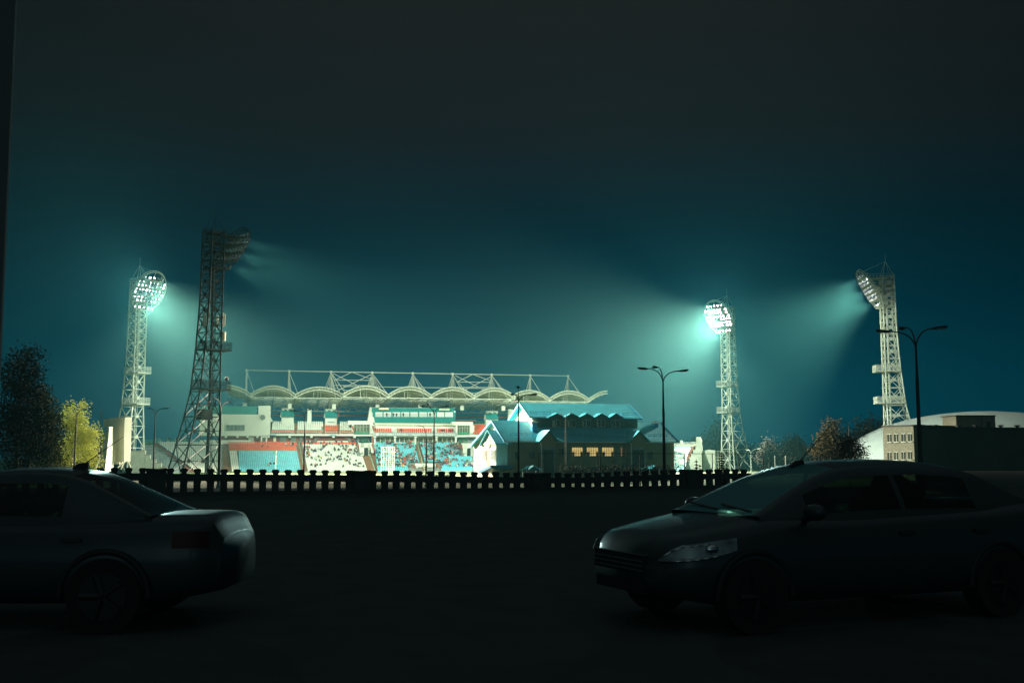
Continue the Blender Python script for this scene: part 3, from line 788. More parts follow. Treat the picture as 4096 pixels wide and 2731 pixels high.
# sector signs
def sign(x0, y0, x1, y1, t, txt, mat=M_sign, lm=M_bluetrim, par=None, d=.1):
    p = par or stand
    o = sfront("sign", [(x0,y0,x1,y1,t,d)], mat, p)
    lettering(txt, x0+2, x1-2, y0, y1, t-.03, lm, o)
def lettering(txt, x0, x1, y0, y1, t, mat, par, hfrac=.72, bold=0.):
    cu = bpy.data.curves.new("lettering", 'FONT'); cu.body = txt; cu.size = 1.; cu.extrude = .01; cu.offset = bold; cu.resolution_u = 2
    to = bpy.data.objects.new("lettering", cu); COL.objects.link(to)
    bpy.context.view_layer.update()
    me = bpy.data.meshes.new_from_object(to.evaluated_get(bpy.context.evaluated_depsgraph_get()))
    COL.objects.unlink(to); bpy.data.objects.remove(to)
    lo = [min(v.co[i] for v in me.vertices) for i in (0,1)]; hi = [max(v.co[i] for v in me.vertices) for i in (0,1)]
    a0, z1 = SF.hit(x0,y0,t); a1, z0 = SF.hit(x1,y1,t); H_ = (z1-z0)*hfrac; zc = (z0+z1)/2-H_/2
    base_ = wl(par)
    for v in me.vertices:
        fx = (v.co.x-lo[0])/(hi[0]-lo[0]); fy = (v.co.y-lo[1])/(hi[1]-lo[1])
        v.co = SF.w(a0+(a1-a0)*fx, t-v.co.z, zc+H_*fy)-base_
    me.materials.clear(); me.materials.append(mat); me.update()
    o = bpy.data.objects.new("lettering", me); COL.objects.link(o); o.parent = par
    return o
sign(1311,1685,1338,1690,-15.5,"СЕКТОР А"); sign(1076,1736,1104,1740.5,-24.75,"СЕКТОР Б"); sign(1320,1737,1346,1741.5,-24.75,"СЕКТОР А")
# glazed recess left and right of the press box
for x0, x1, y0, y1 in ((1414,1480,1697,1735),(1829,1880,1701,1738)):
    sfront("recess_glazing", [(x0,y0,x1,y1,-21.5,.2)], M_wallglass)
    sfront("mullion", [(x0+(x1-x0)*q-.7,y0,x0+(x1-x0)*q+.7,y1,-21.7,.15) for q in (.02,.2,.4,.6,.8,.98)]+[(x0,y0+10,x1,y0+11.3,-21.72,.1)], M_conc)
    sfront("recess_rail", [(x0+6,y1-9,x1-6,y1-2,-22,.1)], M_green)
    sfront("recess_parapet", [(x0-22,y0-15,x1+12,y0+.2,-21.8,2.5),(x0-6,y0,x0,y1,-21.9,2.5),(x1,y0,x1+17,y1+1,-21.9,2.5)], M_white)
sfront("parapet_top", [(1826,1679.5,1904,1682.5,-22,2.6)], M_redstep)
for x in (1406, 1487):
    m_ = MB(); m_.slab([SF.pt(x,1703,-22.3),SF.pt(x+7,1703,-22.3),SF.pt(x+12,1722,-22.3),SF.pt(x+5,1722,-22.3)], -SF.n*.8)
    m_.build("sloping_parapet", M_redstep, stand)
# lower foyer openings beside the vomitories
sfront("foyer_opening", [(1428,1747,1478,1770,-22.6,.2)], M_conc_d); sfront("foyer_glazing", [(1437,1751,1474,1769,-22.8,.15)], M_darkglass)
sfront("foyer_opening", [(1832,1750,1900,1772,-22.6,.2)], M_conc_d)
m_ = MB()
for x, y in ((1450,1762),(1465,1764),(1838,1762),(1850,1764),(1860,1760)):
    c = SF.pt(x,y,-23.2)
    for q in range(60):
        d = V((rnd.gauss(0,.5),rnd.gauss(0,.3),rnd.gauss(0,.45))); u = V((rnd.uniform(-1,1),rnd.uniform(-1,1),rnd.uniform(-1,1)))*.22
        m_.face([c+d, c+d+u, c+d+u.cross(V((0,1,.3)))])
tag(m_.build("foyer_plants", M_green, stand), "green plants in the foyer openings", kind="stuff")
def vomitory(x0, x1, y0, y1, dx0, dx1, t, dy=None):
    o = sfront("vomitory_wall", [(x0,y0,x1,dy or y0+8,t,1.2),(x0+12,y0,dx0,y1,t,3.5),(dx1,y0,x1-10,y1,t,3.5)], M_white)
    sfront("doorway", [(dx0-1,(dy or y0+8)-1,dx1+1,y1,t+.7,.2)], M_darkdoor, o)
    h_ = (y1-y0)*.62
    for a, b in ((x0-4, x0+7), (x1-2, x1+9)):
        m_ = MB(); m_.slab([SF.pt(a,y0+4,t-.3),SF.pt(a+7,y0+4,t-.3),SF.pt(b+6,y0+h_,t-.6),SF.pt(b-2,y0+h_,t-.6)], SF.n*1.5)
        m_.build("sloping_parapet", M_redstep, o)
    for a, b in ((x0+3.5, x0+13.5), (x1-7, x1+4)):
        m_ = MB(); m_.slab([SF.pt(a,y0+4,t-.5),SF.pt(a+3,y0+4,t-.5),SF.pt(b+3,y0+h_+3,t-.8),SF.pt(b+2,y0+h_+8,t-.8),SF.pt(b-6,y0+h_+8,t-.8)], SF.n*1.)
        m_.build("stair_cheek", M_white, o)
vomitory(1432,1488,1771,1822,1456,1474,-34,1790)
vomitory(1846,1902,1772,1823,1868,1884,-34,1792)
o = sfront("vomitory_wall", [(1661,1853,1742,1872,-42,1.5)], M_white)
sfront("doorway", [(1678,1872,1729,1893,-41.5,.2)], M_conc, o)
sfront("notice", [(1703,1862,1710,1865.5,-42.1,.1)], M_darkglass, o)
for a, b in ((1645,1667),(1742,1770)):
    m_ = MB(); m_.slab([SF.pt(a,1856 if a<1700 else 1853,-42.3),SF.pt(a+9,1856 if a<1700 else 1853,-42.3),SF.pt(b+10,1894,-42.3),SF.pt(b-2,1894,-42.3)], SF.n*1.)
    m_.build("sloping_parapet", M_redstep, o)
m_ = MB()
for a, b in ((1660,1677),): m_.slab([SF.pt(a,1856,-42.5),SF.pt(a+4,1856,-42.5),SF.pt(b+6,1894,-42.5),SF.pt(b-2,1894,-42.5)], SF.n*.6)
m_.build("stair_cheek", M_white, o)

# --- press box
tP = -20.
def pz(y): return SF.hit(1660, y, tP)[1]
def lean(z): return tP-1.6*(pz(1632)-z)/(pz(1632)-pz(1691))*-1 if False else tP+1.4*(1-(pz(1632)-z)/(pz(1632)-pz(1691)))*-1
pb = MB()
def slant(x0, y0, x1, y1, m_, th=.35, push=0.):
    """panel on the leaning press box face between pixel corners"""
    out = []
    for x, y in ((x0,y1),(x1,y1),(x1,y0),(x0,y0)):
        k = (y-1632)/59.; t = tP-1.3*(1-k)+push
        out.append(SF.pt(x, y, t))
    m_.slab(out, SF.n*th)
slant(1487,1632,1816,1648,pb)
c8 = [SF.pt(1499,1691,tP),SF.pt(1824,1692,tP)]
slant(1494,1667,1822,1691.5,pb)
wins = [(1501,1531),(1534,1566),(1570,1602),(1605,1638),(1641,1673),(1677,1709),(1711,1744),(1748,1778),(1780,1813)]
edges = [1491]+[v for w in wins for v in w]+[1822]
for a, b in zip(edges[::2], edges[1::2]): slant(a-.4,1647.5,b+.4,1667.5,pb)
pb.build("press_box_cladding", M_teal, stand)
for a, b in wins:
    m_ = MB(); slant(a+.3,1648.3,b-.3,1667,m_,.06,.12); o = m_.build("press_box_window", glass_clear if False else MATS.get("clear pane") or glass("clear pane", (.93,.97,.93), .05, .93), stand)
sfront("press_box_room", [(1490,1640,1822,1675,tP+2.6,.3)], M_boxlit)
sfront("press_box_floor", [(1492,1669,1822,1674,tP+.5,2.0)], M_conc)
sfront("press_box_roof", [(1480,1628,1822,1634,tP+.3,4)], M_conc_d)
sfront("air_unit", [(1516,1631,1555,1638.5,tP-2.,.6),(1757,1635,1798,1641,tP-2.,.6)], M_cream)
sfront("soffit_band", [(1498,1691,1826,1702,tP-.1,.4)], M_cream)
sfront("box_back_wall", [(1498,1702,1826,1730,tP-.6,.4)], M_white)
m_ = MB(); m_.slab([SF.pt(1481,1628,tP-.5),SF.pt(1487,1632,tP-.5),SF.pt(1500,1692,tP-.5),SF.pt(1470,1690,tP-.5)], SF.n*3); m_.build("fin_wall", M_white, stand)
for gi, (x0, x1) in enumerate(((1498,1566),(1587,1728),(1748,1816))):
    m_ = MB()
    for r in range(3):
        t = tP-3.2+r*.9; z = SF.hit(1660,1731.5-r*6.,t)[1]
        a0 = SF.hit(x0,1720,t)[0]; a1 = SF.hit(x1,1720,t)[0]; n_ = int((a1-a0)/.62)
        for i in range(n_): seat_geo(m_, a0+(a1-a0)*(i+.5)/n_, t, z-.3)
    tag(m_.build("seating", M_seat_o, stand), "orange red box seats", kind="stuff")
ban = sfront("banner", [(1496,1729,1828,1744.5,-24.9,.08)], M_banner)
lettering("ФК «ВИТЕБСК» - НАШ ЛЮБИМЫЙ КЛУБ!", 1520, 1820, 1729.5, 1744.5, -24.94, M_letter, ban, .6, .02)
m_ = MB(); a, z = SF.hit(1509,1737,-24.93); m_.tube(SF.w(a,-24.95,z), SF.w(a,-24.90,z), .42, n=16); m_.build("emblem", M_letter, ban)
sfront("box_front_wall", [(1496,1729.5,1828,1746,-24.6,.5)], M_white)
sfront("column", [(x,1744,x+6,1779,-24.5,.8) for x in (1496,1577,1659,1743,1821)], M_white)
sfront("column_head", [(x-2,1744.3,x+9,1750,-24.7,.9) for x in (1496,1577,1659,1743,1821)], M_white)
sfront("lounge_glazing", [(1500,1745,1826,1773,-22.5,.2)], M_wallglass)
sfront("lounge_mullion", [(1502+i*19.,1747,1504.5+i*19.,1773,-22.8,.2) for i in range(17)]+[(1500,1746,1826,1751,-22.75,.15)], M_cream)
ra = MB(); a0, z1 = SF.hit(1501,1773,-24.2); a1, z0 = SF.hit(1822,1780,-24.2)
for z in (z1, (z0+z1)/2): ra.tube(SF.w(a0,-24.2,z), SF.w(a1,-24.2,z), .08, n=4)
for i in range(60): ra.tube(SF.w(a0+(a1-a0)*i/59,-24.2,z0-.3), SF.w(a0+(a1-a0)*i/59,-24.2,z1), .06, n=4)
ra.build("lounge_railing", M_green, stand)
sfront("lounge_kerb", [(1500,1777,1822,1783,-23.4,.2)], M_darkglass)
# ------------------------------------------------------------------ clubhouse
c0 = P(2027, 1800, 190); CF = Fr(c0.x, c0.y, radians(18)); CG = gz(190)
club = thing("clubhouse", "tan clubhouse with bright blue tiled roofs, dormers and lit yellow windows", "clubhouse", CF.w(18, 8, CG))
def cfront(name, rects, mat, par=club, label=None):
    return fronts(CF, name, rects, mat, par, label)
def solve_t(x, y, a): return CF.hit_a(x, y, a)       # -> (t,z)
LEN = CF.hit(2697, 1800, 0)[0]
ez = CF.hit(2030, 1767, -.7)[1]
rt, rz = solve_t(1965, 1684, -.7)
bt, bz = solve_t(1880, 1786, -.7)
aU, _ = CF.hit(2118, 1671, 4.); ezU = CF.hit(2118, 1671, 4.)[1]; aUR = CF.hit(2569, 1677, 4.)[0]
rtU, rzU = solve_t(2076, 1613, aU)
btU, bzU = solve_t(2032, 1682, aU)
print("club", LEN, ez, rt, rz, bt, bz, aU, ezU, aUR, rtU, rzU, btU, bzU)
def roofm(o, sc=3.):   # standing wave pattern of the tiles as bump
    return o
def tile_material():
    m = M_blueroof; nt = m.node_tree; b = nt.nodes["Principled BSDF"]
    tc = nt.nodes.new("ShaderNodeTexCoord"); mp = nt.nodes.new("ShaderNodeMapping"); mp.inputs["Rotation"].default_value = (0, 0, -radians(18))
    w = nt.nodes.new("ShaderNodeTexBrick"); w.inputs["Scale"].default_value = 1.; w.inputs["Mortar Size"].default_value = .05
    w.inputs["Brick Width"].default_value = .45; w.inputs["Row Height"].default_value = .5; w.offset = 0
    w.inputs["Color1"].default_value = (1,1,1,1); w.inputs["Color2"].default_value = (.86,.86,.86,1); w.inputs["Mortar"].default_value = (.55,.55,.55,1)
    nt.links.new(tc.outputs["Object"], mp.inputs[0]); nt.links.new(mp.outputs[0], w.inputs["Vector"])
    mx = nt.nodes.new("ShaderNodeMixRGB"); mx.blend_type = 'MULTIPLY'; mx.inputs[0].default_value = 1
    src = b.inputs["Base Color"].links[0].from_socket
    nt.links.new(src, mx.inputs[1]); nt.links.new(w.outputs["Color"], mx.inputs[2]); nt.links.new(mx.outputs[0], b.inputs["Base Color"])
    bp = nt.nodes.new("ShaderNodeBump"); bp.inputs["Strength"].default_value = .4; bp.inputs["Distance"].default_value = .04
    nt.links.new(w.outputs["Fac"], bp.inputs["Height"]); bp.invert = True
    nt.links.new(bp.outputs["Normal"], b.inputs["Normal"])
tile_material()
UP = V((0,0,1))
# lower volume
m_ = MB(); wz = ez+.05
m_.box(CF, 0, LEN, 0, .3, CG, wz)
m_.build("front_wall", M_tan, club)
m_ = MB()
sl = (rz-ez)/(rt+.7)
m_.prism(CF, [(0,0)], 0, 1) if False else None
pl = [CF.w(0,.31,CG),CF.w(0,bt-.4,CG),CF.w(0,bt-.4,bz),CF.w(0,rt,rz-.25),CF.w(0,.31,ez+.1)]
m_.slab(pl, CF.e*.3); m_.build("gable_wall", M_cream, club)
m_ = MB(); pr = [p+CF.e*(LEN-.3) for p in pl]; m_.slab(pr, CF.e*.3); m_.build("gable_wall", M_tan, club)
rear = MB(); rear.box(CF, .3, LEN-.3, bt-.7, bt-.4, CG, bz); rear.build("rear_wall", M_cream, club)
rf = MB(); aR = LEN+.7
rf.slab([CF.w(-.7,-.7,ez),CF.w(aR,-.7,ez),CF.w(aR,rt,rz),CF.w(-.7,rt,rz)], UP*.16)
rf.slab([CF.w(-.7,rt,rz),CF.w(aR,rt,rz),CF.w(aR,bt,bz),CF.w(-.7,bt,bz)], UP*.16)
roof = rf.build("roof", M_blueroof, club)
for a in (-.74, aR+.02):
    tr = MB(); tr.slab([CF.w(a,-.72,ez-.2),CF.w(a,rt,rz-.2),CF.w(a,rt,rz+.2),CF.w(a,-.72,ez+.2)], CF.e*.04)
    tr.slab([CF.w(a,bt,bz-.2),CF.w(a,rt,rz-.2),CF.w(a,rt,rz+.2),CF.w(a,bt,bz+.2)], CF.e*.04)
    tr.build("verge_board", M_bluetrim, roof)
gt = MB(); gt.tube(CF.w(-.7,-.78,ez+.02), CF.w(aR,-.78,ez+.02), .09, n=6); gt.build("gutter", M_white, roof)
def guard(a0, a1, t, z, par, m=M_bluetrim):
    s_ = MB()
    for h in (.25, .6): s_.tube(CF.w(a0,t,z+h), CF.w(a1,t,z+h), .04, n=4)
    n_ = max(1, int((a1-a0)/1.))
    for i in range(n_+1):
        a = a0+(a1-a0)*i/n_; s_.tube(CF.w(a,t,z), CF.w(a,t-.1,z+.65), .045, n=4)
    s_.build("snow_guard", m, par)
zr_ = lambda t: ez+.16+sl*(t+.7)
guard(1., CF.hit(2153,1755,.6)[0], .9, zr_(.9), roof); guard(CF.hit(2232,1755,.6)[0], CF.hit(2515,1755,.6)[0], .9, zr_(.9), roof); guard(CF.hit(2598,1755,.6)[0], LEN, .9, zr_(.9), roof)
# upper volume
tw = 4.6
m_ = MB(); m_.box(CF, aU+.7, aUR-.7, tw, tw+.3, zr_(tw)-.4, ezU+.05); m_.build("upper_wall", pm("dark green grey render", (.08,.10,.08), .9, var=.15, scale=.5), club)
pl = [CF.w(aU+.7,tw+.31,zr_(tw)-.5),CF.w(aU+.7,btU-.6,zr_(tw)),CF.w(aU+.7,btU-.6,bzU+.1),CF.w(aU+.7,rtU,rzU-.35),CF.w(aU+.7,tw+.31,ezU)]
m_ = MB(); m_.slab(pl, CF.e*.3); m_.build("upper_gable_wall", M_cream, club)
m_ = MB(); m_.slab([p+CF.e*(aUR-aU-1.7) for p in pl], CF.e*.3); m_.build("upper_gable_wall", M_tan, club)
ru = MB()
ru.slab([CF.w(aU,4.,ezU),CF.w(aUR,4.,ezU),CF.w(aUR,rtU,rzU),CF.w(aU,rtU,rzU)], UP*.16)
ru.slab([CF.w(aU,rtU,rzU),CF.w(aUR,rtU,rzU),CF.w(aUR,btU,bzU),CF.w(aU,btU,bzU)], UP*.16)
roofu = ru.build("upper_roof", M_blueroof, club)
for a in (aU-.05, aUR+.01):
    tr = MB(); tr.slab([CF.w(a,3.98,ezU-.22),CF.w(a,rtU,rzU-.22),CF.w(a,rtU,rzU+.2),CF.w(a,3.98,ezU+.2)], CF.e*.04)
    tr.slab([CF.w(a,btU,bzU-.22),CF.w(a,rtU,rzU-.22),CF.w(a,rtU,rzU+.2),CF.w(a,btU,bzU+.2)], CF.e*.04)
    tr.build("verge_board", M_bluetrim, roofu)
gt = MB(); gt.tube(CF.w(aU,3.92,ezU), CF.w(aUR,3.92,ezU), .08, n=6); gt.build("gutter", M_bluetrim, roofu)
slU = (rzU-ezU)/(rtU-4.); guard(aU+.4, CF.hit(2205,1665,4.5)[0], 4.8, ezU+.16+slU*.8, roofu)
guard(CF.hit(2490,1665,4.5)[0], aUR-.5, 4.8, ezU+.16+slU*.8, roofu)
for q in (-.45, .45):
    wn = MB(); t = rtU-1.+q; wn.box(CF, aU+.66, aU+.72, t-.3, t+.3, rzU-2.5, rzU-1.6)
    wn.build("gable_window", M_white, club)
# dormers
for i, x in enumerate((980,1140,1293,1447,1600)):
    px = 1850+x/2.613; a, za = CF.hit(px, 1420+612/2.613, 3.7); hwD = 1.75; zb_ = ezU+.0
    d = MB()
    for s_ in (-1, 1):
        d.slab([CF.w(a,3.3,za),CF.w(a+s_*hwD,3.3,zb_),CF.w(a+s_*hwD,4.6,zb_+.2),CF.w(a,4.+(za-ezU)/slU+.3,za)], UP*.1)
    o = d.build("dormer", M_blueroof, club)
    w_ = MB(); w_.slab([CF.w(a-1.45,3.8,zb_-.0),CF.w(a+1.45,3.8,zb_),CF.w(a,3.8,za-.15)], CF.n*.2); w_.build("dormer_gable", MATS["dark green grey render"], o)
    w_ = MB(); w0, z1 = CF.hit(px-15, 1681, 4.4); w1, z0 = CF.hit(px+15, 1706, 4.4)
    w_.box(CF, w0, w1, 4.42, 4.55, z0, z1); w_.build("pane", M_darkglass, o)
    w_ = MB()
    w_.box(CF, w0-.08, w0+.02, 4.3, 4.5, z0-.1, z1+.1); w_.box(CF, w1-.02, w1+.08, 4.3, 4.5, z0-.1, z1+.1); w_.box(CF, (w0+w1)/2-.07, (w0+w1)/2+.07, 4.32, 4.52, z0, za-.3)
    w_.box(CF, w0, w1, 4.31, 4.5, z1, z1+.1); w_.box(CF, w0, w1, 4.3, 4.5, z0-.12, z0)
    w_.build("window_frame", M_conc, o)
    if i < 4:
        w_ = MB(); w_.box(CF, w0+.02, w0+.5-.1*i, 4.36, 4.40, z0+.05, z1-.1*i); w_.build("curtain", M_cream, o)
# ventilation stacks
def stack(x0, x1, y0, y1, t, cap=True):
    m_ = MB(); a0, z1 = CF.hit(x0,y0,t); a1, z0 = CF.hit(x1,y1,t)
    m_.box(CF, a0, a1, t, t+1.1, z0, z1); o = m_.build("vent_stack", M_bluetrim, club)
    if cap:
        m_ = MB(); c = CF.w((a0+a1)/2, t+.5, z1+.55); q = [CF.w(a0-.3,t-.3,z1+.1),CF.w(a1+.3,t-.3,z1+.1),CF.w(a1+.3,t+1.4,z1+.1),CF.w(a0-.3,t+1.4,z1+.1)]
        for i in range(4): m_.face([q[i], q[(i+1)%4], c])
        m_.face(q); m_.build("cap", M_steel, o)
stack(2129,2148,1691,1732,2.8); stack(2617,2634,1693,1724,5.); stack(2563,2572,1699,1716,6.5)
# front porches with gables
def porch(x, xl, xr, yp, ye, fx0, fx1, fy):
    a, zp = CF.hit(x, yp, -2.4); al, ze = CF.hit(xl, ye, -2.4); ar, ze2 = CF.hit(xr, ye, -2.4); ze = (ze+ze2)/2
    m_ = MB(); tb_ = -.7+(zp-ez)/sl
    for a_ in (al, ar):
        m_.slab([CF.w(a,-2.8,zp),CF.w(a_,-2.8,ze),CF.w(a_,-.2,ze),CF.w(a,max(tb_,1),zp)], UP*.14)
    o = m_.build("porch_roof", M_blueroof, club)
    m_ = MB(); m_.slab([CF.w(al+.5,-2.2,CG),CF.w(ar-.5,-2.2,CG),CF.w(ar-.5,-2.2,ze+.2),CF.w(a,-2.2,zp-.15),CF.w(al+.5,-2.2,ze+.2)], CF.n*2.1)
    p_ = m_.build("porch_wall", M_tan, club)
    f0, fz = CF.hit(fx0, fy, -2.3); f1, _ = CF.hit(fx1, fy, -2.3)
    m_ = MB(); m_.box(CF, f0, f0+.45, -2.34, -2.2, CG, fz); m_.box(CF, f1-.45, f1, -2.34, -2.2, CG, fz); m_.box(CF, f0, f1, -2.36, -2.2, fz-.5, fz); m_.build("portal_frame", M_conc_d, p_)
    m_ = MB(); m_.box(CF, f0+.45, f1-.45, -2.28, -2.2, CG, fz-.5); m_.build("portal_glazing", M_darkglass, p_)
    m_ = MB(); m_.tube(CF.w(al+.25,-2.5,ze-.1), CF.w(al+.45,-2.45,ze-.9), .07); m_.tube(CF.w(al+.45,-2.45,ze-.9), CF.w(al+.45,-2.45,CG), .07); m_.build("downpipe", M_white, p_)
porch(2196,2156,2234,1722,1766,2163,2224,1787)
porch(2556,2516,2598,1724,1768,2520,2586,1787)
# facade: pilasters, windows
cfront("pilaster", [(1850+x/2.613-5,1768,1850+x/2.613+6,1900,-.35,.34) for x in (1110,1285,1440,1600,1690)], pm("dark grey render", (.2,.21,.17), .9))
lit = [(2288,2331),(2347,2393),(2408.5,2454)]
for i, (x0, x1) in enumerate(lit+[(2483,2503)]):
    o = cfront("window", [(x0,1789.5,x1,1823,-.06,.05)], M_winlit if i < 3 else M_winlit_dim, club, "lit yellow window" if i < 3 else "dimly lit window")
    n_ = 5 if i < 3 else 3; w = x1-x0
    cfront("window_frame", [(x0+w*k/n_-.5,1789,x0+w*k/n_+.6,1823,-.12,.06) for k in range(n_+1)]+[(x0,1802,x1,1803,-.11,.05),(x0-1,1823,x1+1,1825,-.16,.15)], M_brown, o)
    if i < 3:
        cfront("window_display", [(x0+1,1807,x0+9,1823,-.10,.03),(x1-8,1806,x1-1,1823,-.10,.03)], M_darkglass, o)
        cfront("notice", [(x0+11-i,1806,x0+14-i,1822,-.10,.03)], M_letter, o)
for x0, x1, y0, y1 in ((2062,2073,1806,1833),(2120,2128,1806,1833),(2130,2137,1806,1833),(2236,2244,1794,1822),(2247,2256,1794,1822),(2594,2602,1808,1836),(2604,2612,1808,1836),
                       (2297,2312,1868,1878),(2316,2330,1868,1878),(2365,2380,1868,1878),(2430,2445,1868,1878),(2468,2482,1868,1878)):
    o = cfront("window", [(x0,y0,x1,y1,-.05,.04)], M_darkglass); cfront("window_frame", [(x0-1,y0-1,x0,y1+1,-.1,.09),(x1,y0-1,x1+1,y1+1,-.1,.09),(x0,y1,x1,y1+1.5,-.12,.11)], M_conc_d, o)
for x in (2028.5, 2700):
    m_ = MB(); a = CF.hit(x,1770,-.3)[0]; m_.tube(CF.w(a,-.7,ez-.1), CF.w(a,-.25,ez-.8), .07); m_.tube(CF.w(a,-.25,ez-.8), CF.w(a,-.25,CG), .07); m_.build("downpipe", M_white, club)
# left gable: projecting bay with its own small roof
def gq(x, y, a): t, z = CF.hit_a(x, y, a); return CF.w(a, t, z)
ab = -1.7
tbl = CF.hit_a(1926, 1800, ab)[0]; tbr = CF.hit_a(1984, 1800, ab)[0]
zb = CF.hit_a(1955, 1776, ab)[1]
m_ = MB(); m_.box(CF, ab, .0, tbr, tbl, CG, zb+.5); bay = m_.build("gable_bay", M_cream, club)
tp_, zp_ = CF.hit_a(1948, 1721, ab-.5); te, zer = CF.hit_a(1981, 1776, ab-.5); tl_, zel = CF.hit_a(1917, 1783, ab-.5)
m_ = MB()
m_.slab([CF.w(ab-.5,tp_,zp_),CF.w(ab-.5,te,zer),CF.w(1.,te,zer),CF.w(1.,tp_,zp_)], UP*.14)
m_.slab([CF.w(ab-.5,tp_,zp_),CF.w(ab-.5,tl_,zel),CF.w(1.,tl_,zel),CF.w(1.,tp_,zp_)], UP*.14)
m_.build("bay_roof", M_blueroof, bay)
m_ = MB(); m_.slab([CF.w(ab-.02,tbr-.1,zb+.4),CF.w(ab-.02,tbl+.1,zb+.4),CF.w(ab-.02,tp_,zp_-.25)], CF.e*.3); m_.build("bay_gable", M_cream, bay)
m_ = MB(); m_.box(CF, ab-.15, ab-.03, tbr-.1, tbl+.1, zb-.1, zb+.35); m_.build("bay_cornice", M_white, bay)
for x0, x1 in ((1932,1947),(1965,1981)):
    m_ = MB(); t0 = CF.hit_a(x1,1820,ab)[0]; t1, z1 = CF.hit_a(x0,1801,ab); z0 = CF.hit_a(x0,1838,ab)[1]
    m_.box(CF, ab-.06, ab-.01, t0, t1, z0, z1); o = m_.build("window", M_winglass, bay)
    m_ = MB()
    for k in range(5):
        t = t0+(t1-t0)*k/4; m_.box(CF, ab-.13, ab-.065, t-.07, t+.07, z0, z1)
    m_.box(CF, ab-.14, ab-.065, t0-.1, t1+.1, z0-.2, z0); m_.box(CF, ab-.14, ab-.065, t0-.1, t1+.1, z1, z1+.2); m_.build("window_frame", M_white, o)
m_ = MB(); t0 = CF.hit_a(1958,1810,ab)[0]; t1 = CF.hit_a(1949,1810,ab)[0]; m_.box(CF, ab-.05, ab-.01, t0, t1, CG, zb-.3); m_.build("bay_panel", M_salmon, bay)
m_ = MB(); t0, z1 = CF.hit_a(1956,1757,ab-.1); m_.box(CF, ab-.2, ab-.06, t0-.5, t0+.4, z1-1.4, z1); m_.build("arched_window", M_white, bay)
# small blue lean-to at the foot
m_ = MB(); q0 = gq(1962,1872,-4.); q1 = gq(1914,1893,-4.)
m_.slab([q0, q1, q1+CF.e*4, q0+CF.e*4], UP*.5); m_.build("lean_to_roof", M_bluetrim, club)
# two gabled entrance canopies in front
def canopy(x0, x1, yt, ye, D, label):
    q = P((x0+x1)/2, ye, D); cf = Fr(q.x, q.y, radians(18)); a0 = cf.hit(x0,ye,0)[0]; a1 = cf.hit(x1,ye,0)[0]; ze = q.z; zt = cf.hit((x0+x1)/2,yt,0)[1]; g = gz(D)
    r_ = thing("entrance_canopy", label, "canopy", cf.w(0,0,g), "small blue canopies before the clubhouse")
    m_ = MB(); ac = (a0+a1)/2
    m_.slab([cf.w(a0,0,ze),cf.w(a1,0,ze),cf.w(a1-.8,1.3,zt),cf.w(a0+.8,1.3,zt)], UP*.08)
    for s_ in (-.9, .9): m_.slab([cf.w(ac,-.35,zt+.08),cf.w(ac+s_,-.35,ze+.02),cf.w(ac+s_,.4,ze+.2),cf.w(ac,1.2,zt+.08)], UP*.07)
    m_.slab([cf.w(a0+.8,1.3,zt),cf.w(a1-.8,1.3,zt),cf.w(a1,2.6,ze),cf.w(a0,2.6,ze)], UP*.08)
    m_.build("roof", M_blueroof, r_)
    for a in (a0+.5, a1-.4):
        for t in (.3, 2.3):
            m_ = MB(); m_.tube(cf.w(a,t,g), cf.w(a,t,ze+.05), .07, n=6); m_.build("post", M_steel, r_)
    return r_
canopy(2096,2171,1865,1880,172,"blue gabled entrance canopy near the left porch of the clubhouse")
canopy(2588,2648,1864,1878,178,"blue gabled entrance canopy near the right end of the clubhouse")
# little flag by the porch
fl = thing("pennant", "small furled red and white flag on a short pole before the clubhouse porch", "flag", P(2236,1895,165))
m_ = MB(); b_ = P(2233,1886,165); t_ = P(2243,1852,165); m_.tube((b_.x,165,gz(165)), t_, .03); m_.build("pole", M_steel, fl)
m_ = MB(); m_.slab([P(2242.5,1854,165),P(2243.5,1862,165),P(2239,1880,165),P(2236,1878,165),P(2238,1862,165)], V((0,.12,0))); m_.build("cloth", pm("red flag cloth", (.45,.06,.04), .8), fl)
m_ = MB(); m_.slab([P(2240,1862,164.9),P(2241.5,1863,164.9),P(2238.5,1874,164.9),P(2237,1872,164.9)], V((0,.05,0))); m_.build("stripe", M_letter, fl)

# ------------------------------------------------------------------ scoreboard
b0 = P(495, 1800, 252); BF = Fr(b0.x, b0.y, radians(55))
sb = thing("scoreboard", "tall pale scoreboard slab seen from behind on slanting white legs", "scoreboard", BF.w(-3, 0, GZ))
def bz_(y, t=0): return BF.hit(480, y, t)[1]
a_r = BF.hit(525,1750,0)[0]; a_l = BF.hit(496,1750,0)[0]
zt, zb1, zb2 = bz_(1668), bz_(1845), bz_(1710)
m_ = MB(); m_.box(BF, a_l, a_r, 0, .5, zb1, zt); m_.build("end_panel", M_white, sb)
n_ = 10; rows = []
EB = BF.hit_a(452,1750,a_l)
m_ = MB()
cur = [BF.pt(496,1668,.02)]
def cpt(k, y):
    x = 496-80*k; D = BF.pt(496,1750,0).y+9*k-2.5*sin(pi*k)*0-3.*(1-(1-k)**2)
    return P(x, y+ (6*k*k if y < 1690 else 0), D)
hi_ = [(k/n_, 1669) for k in range(n_+1)]
m_.grid([[cpt(k, 1669) for k, _ in hi_], [cpt(k, 1709) for k, _ in hi_]])
m_.grid([[cpt(k/n_*.52, 1709) for k in range(n_+1)], [cpt(k/n_*.52, 1846) for k in range(n_+1)]])
off = V((.25,.6,0))
m_.grid([[cpt(k, 1669)+off for k, _ in hi_], [cpt(k, 1709)+off for k, _ in hi_]])
m_.grid([[cpt(k, 1709) for k, _ in hi_], [cpt(k, 1709)+off for k, _ in hi_]])
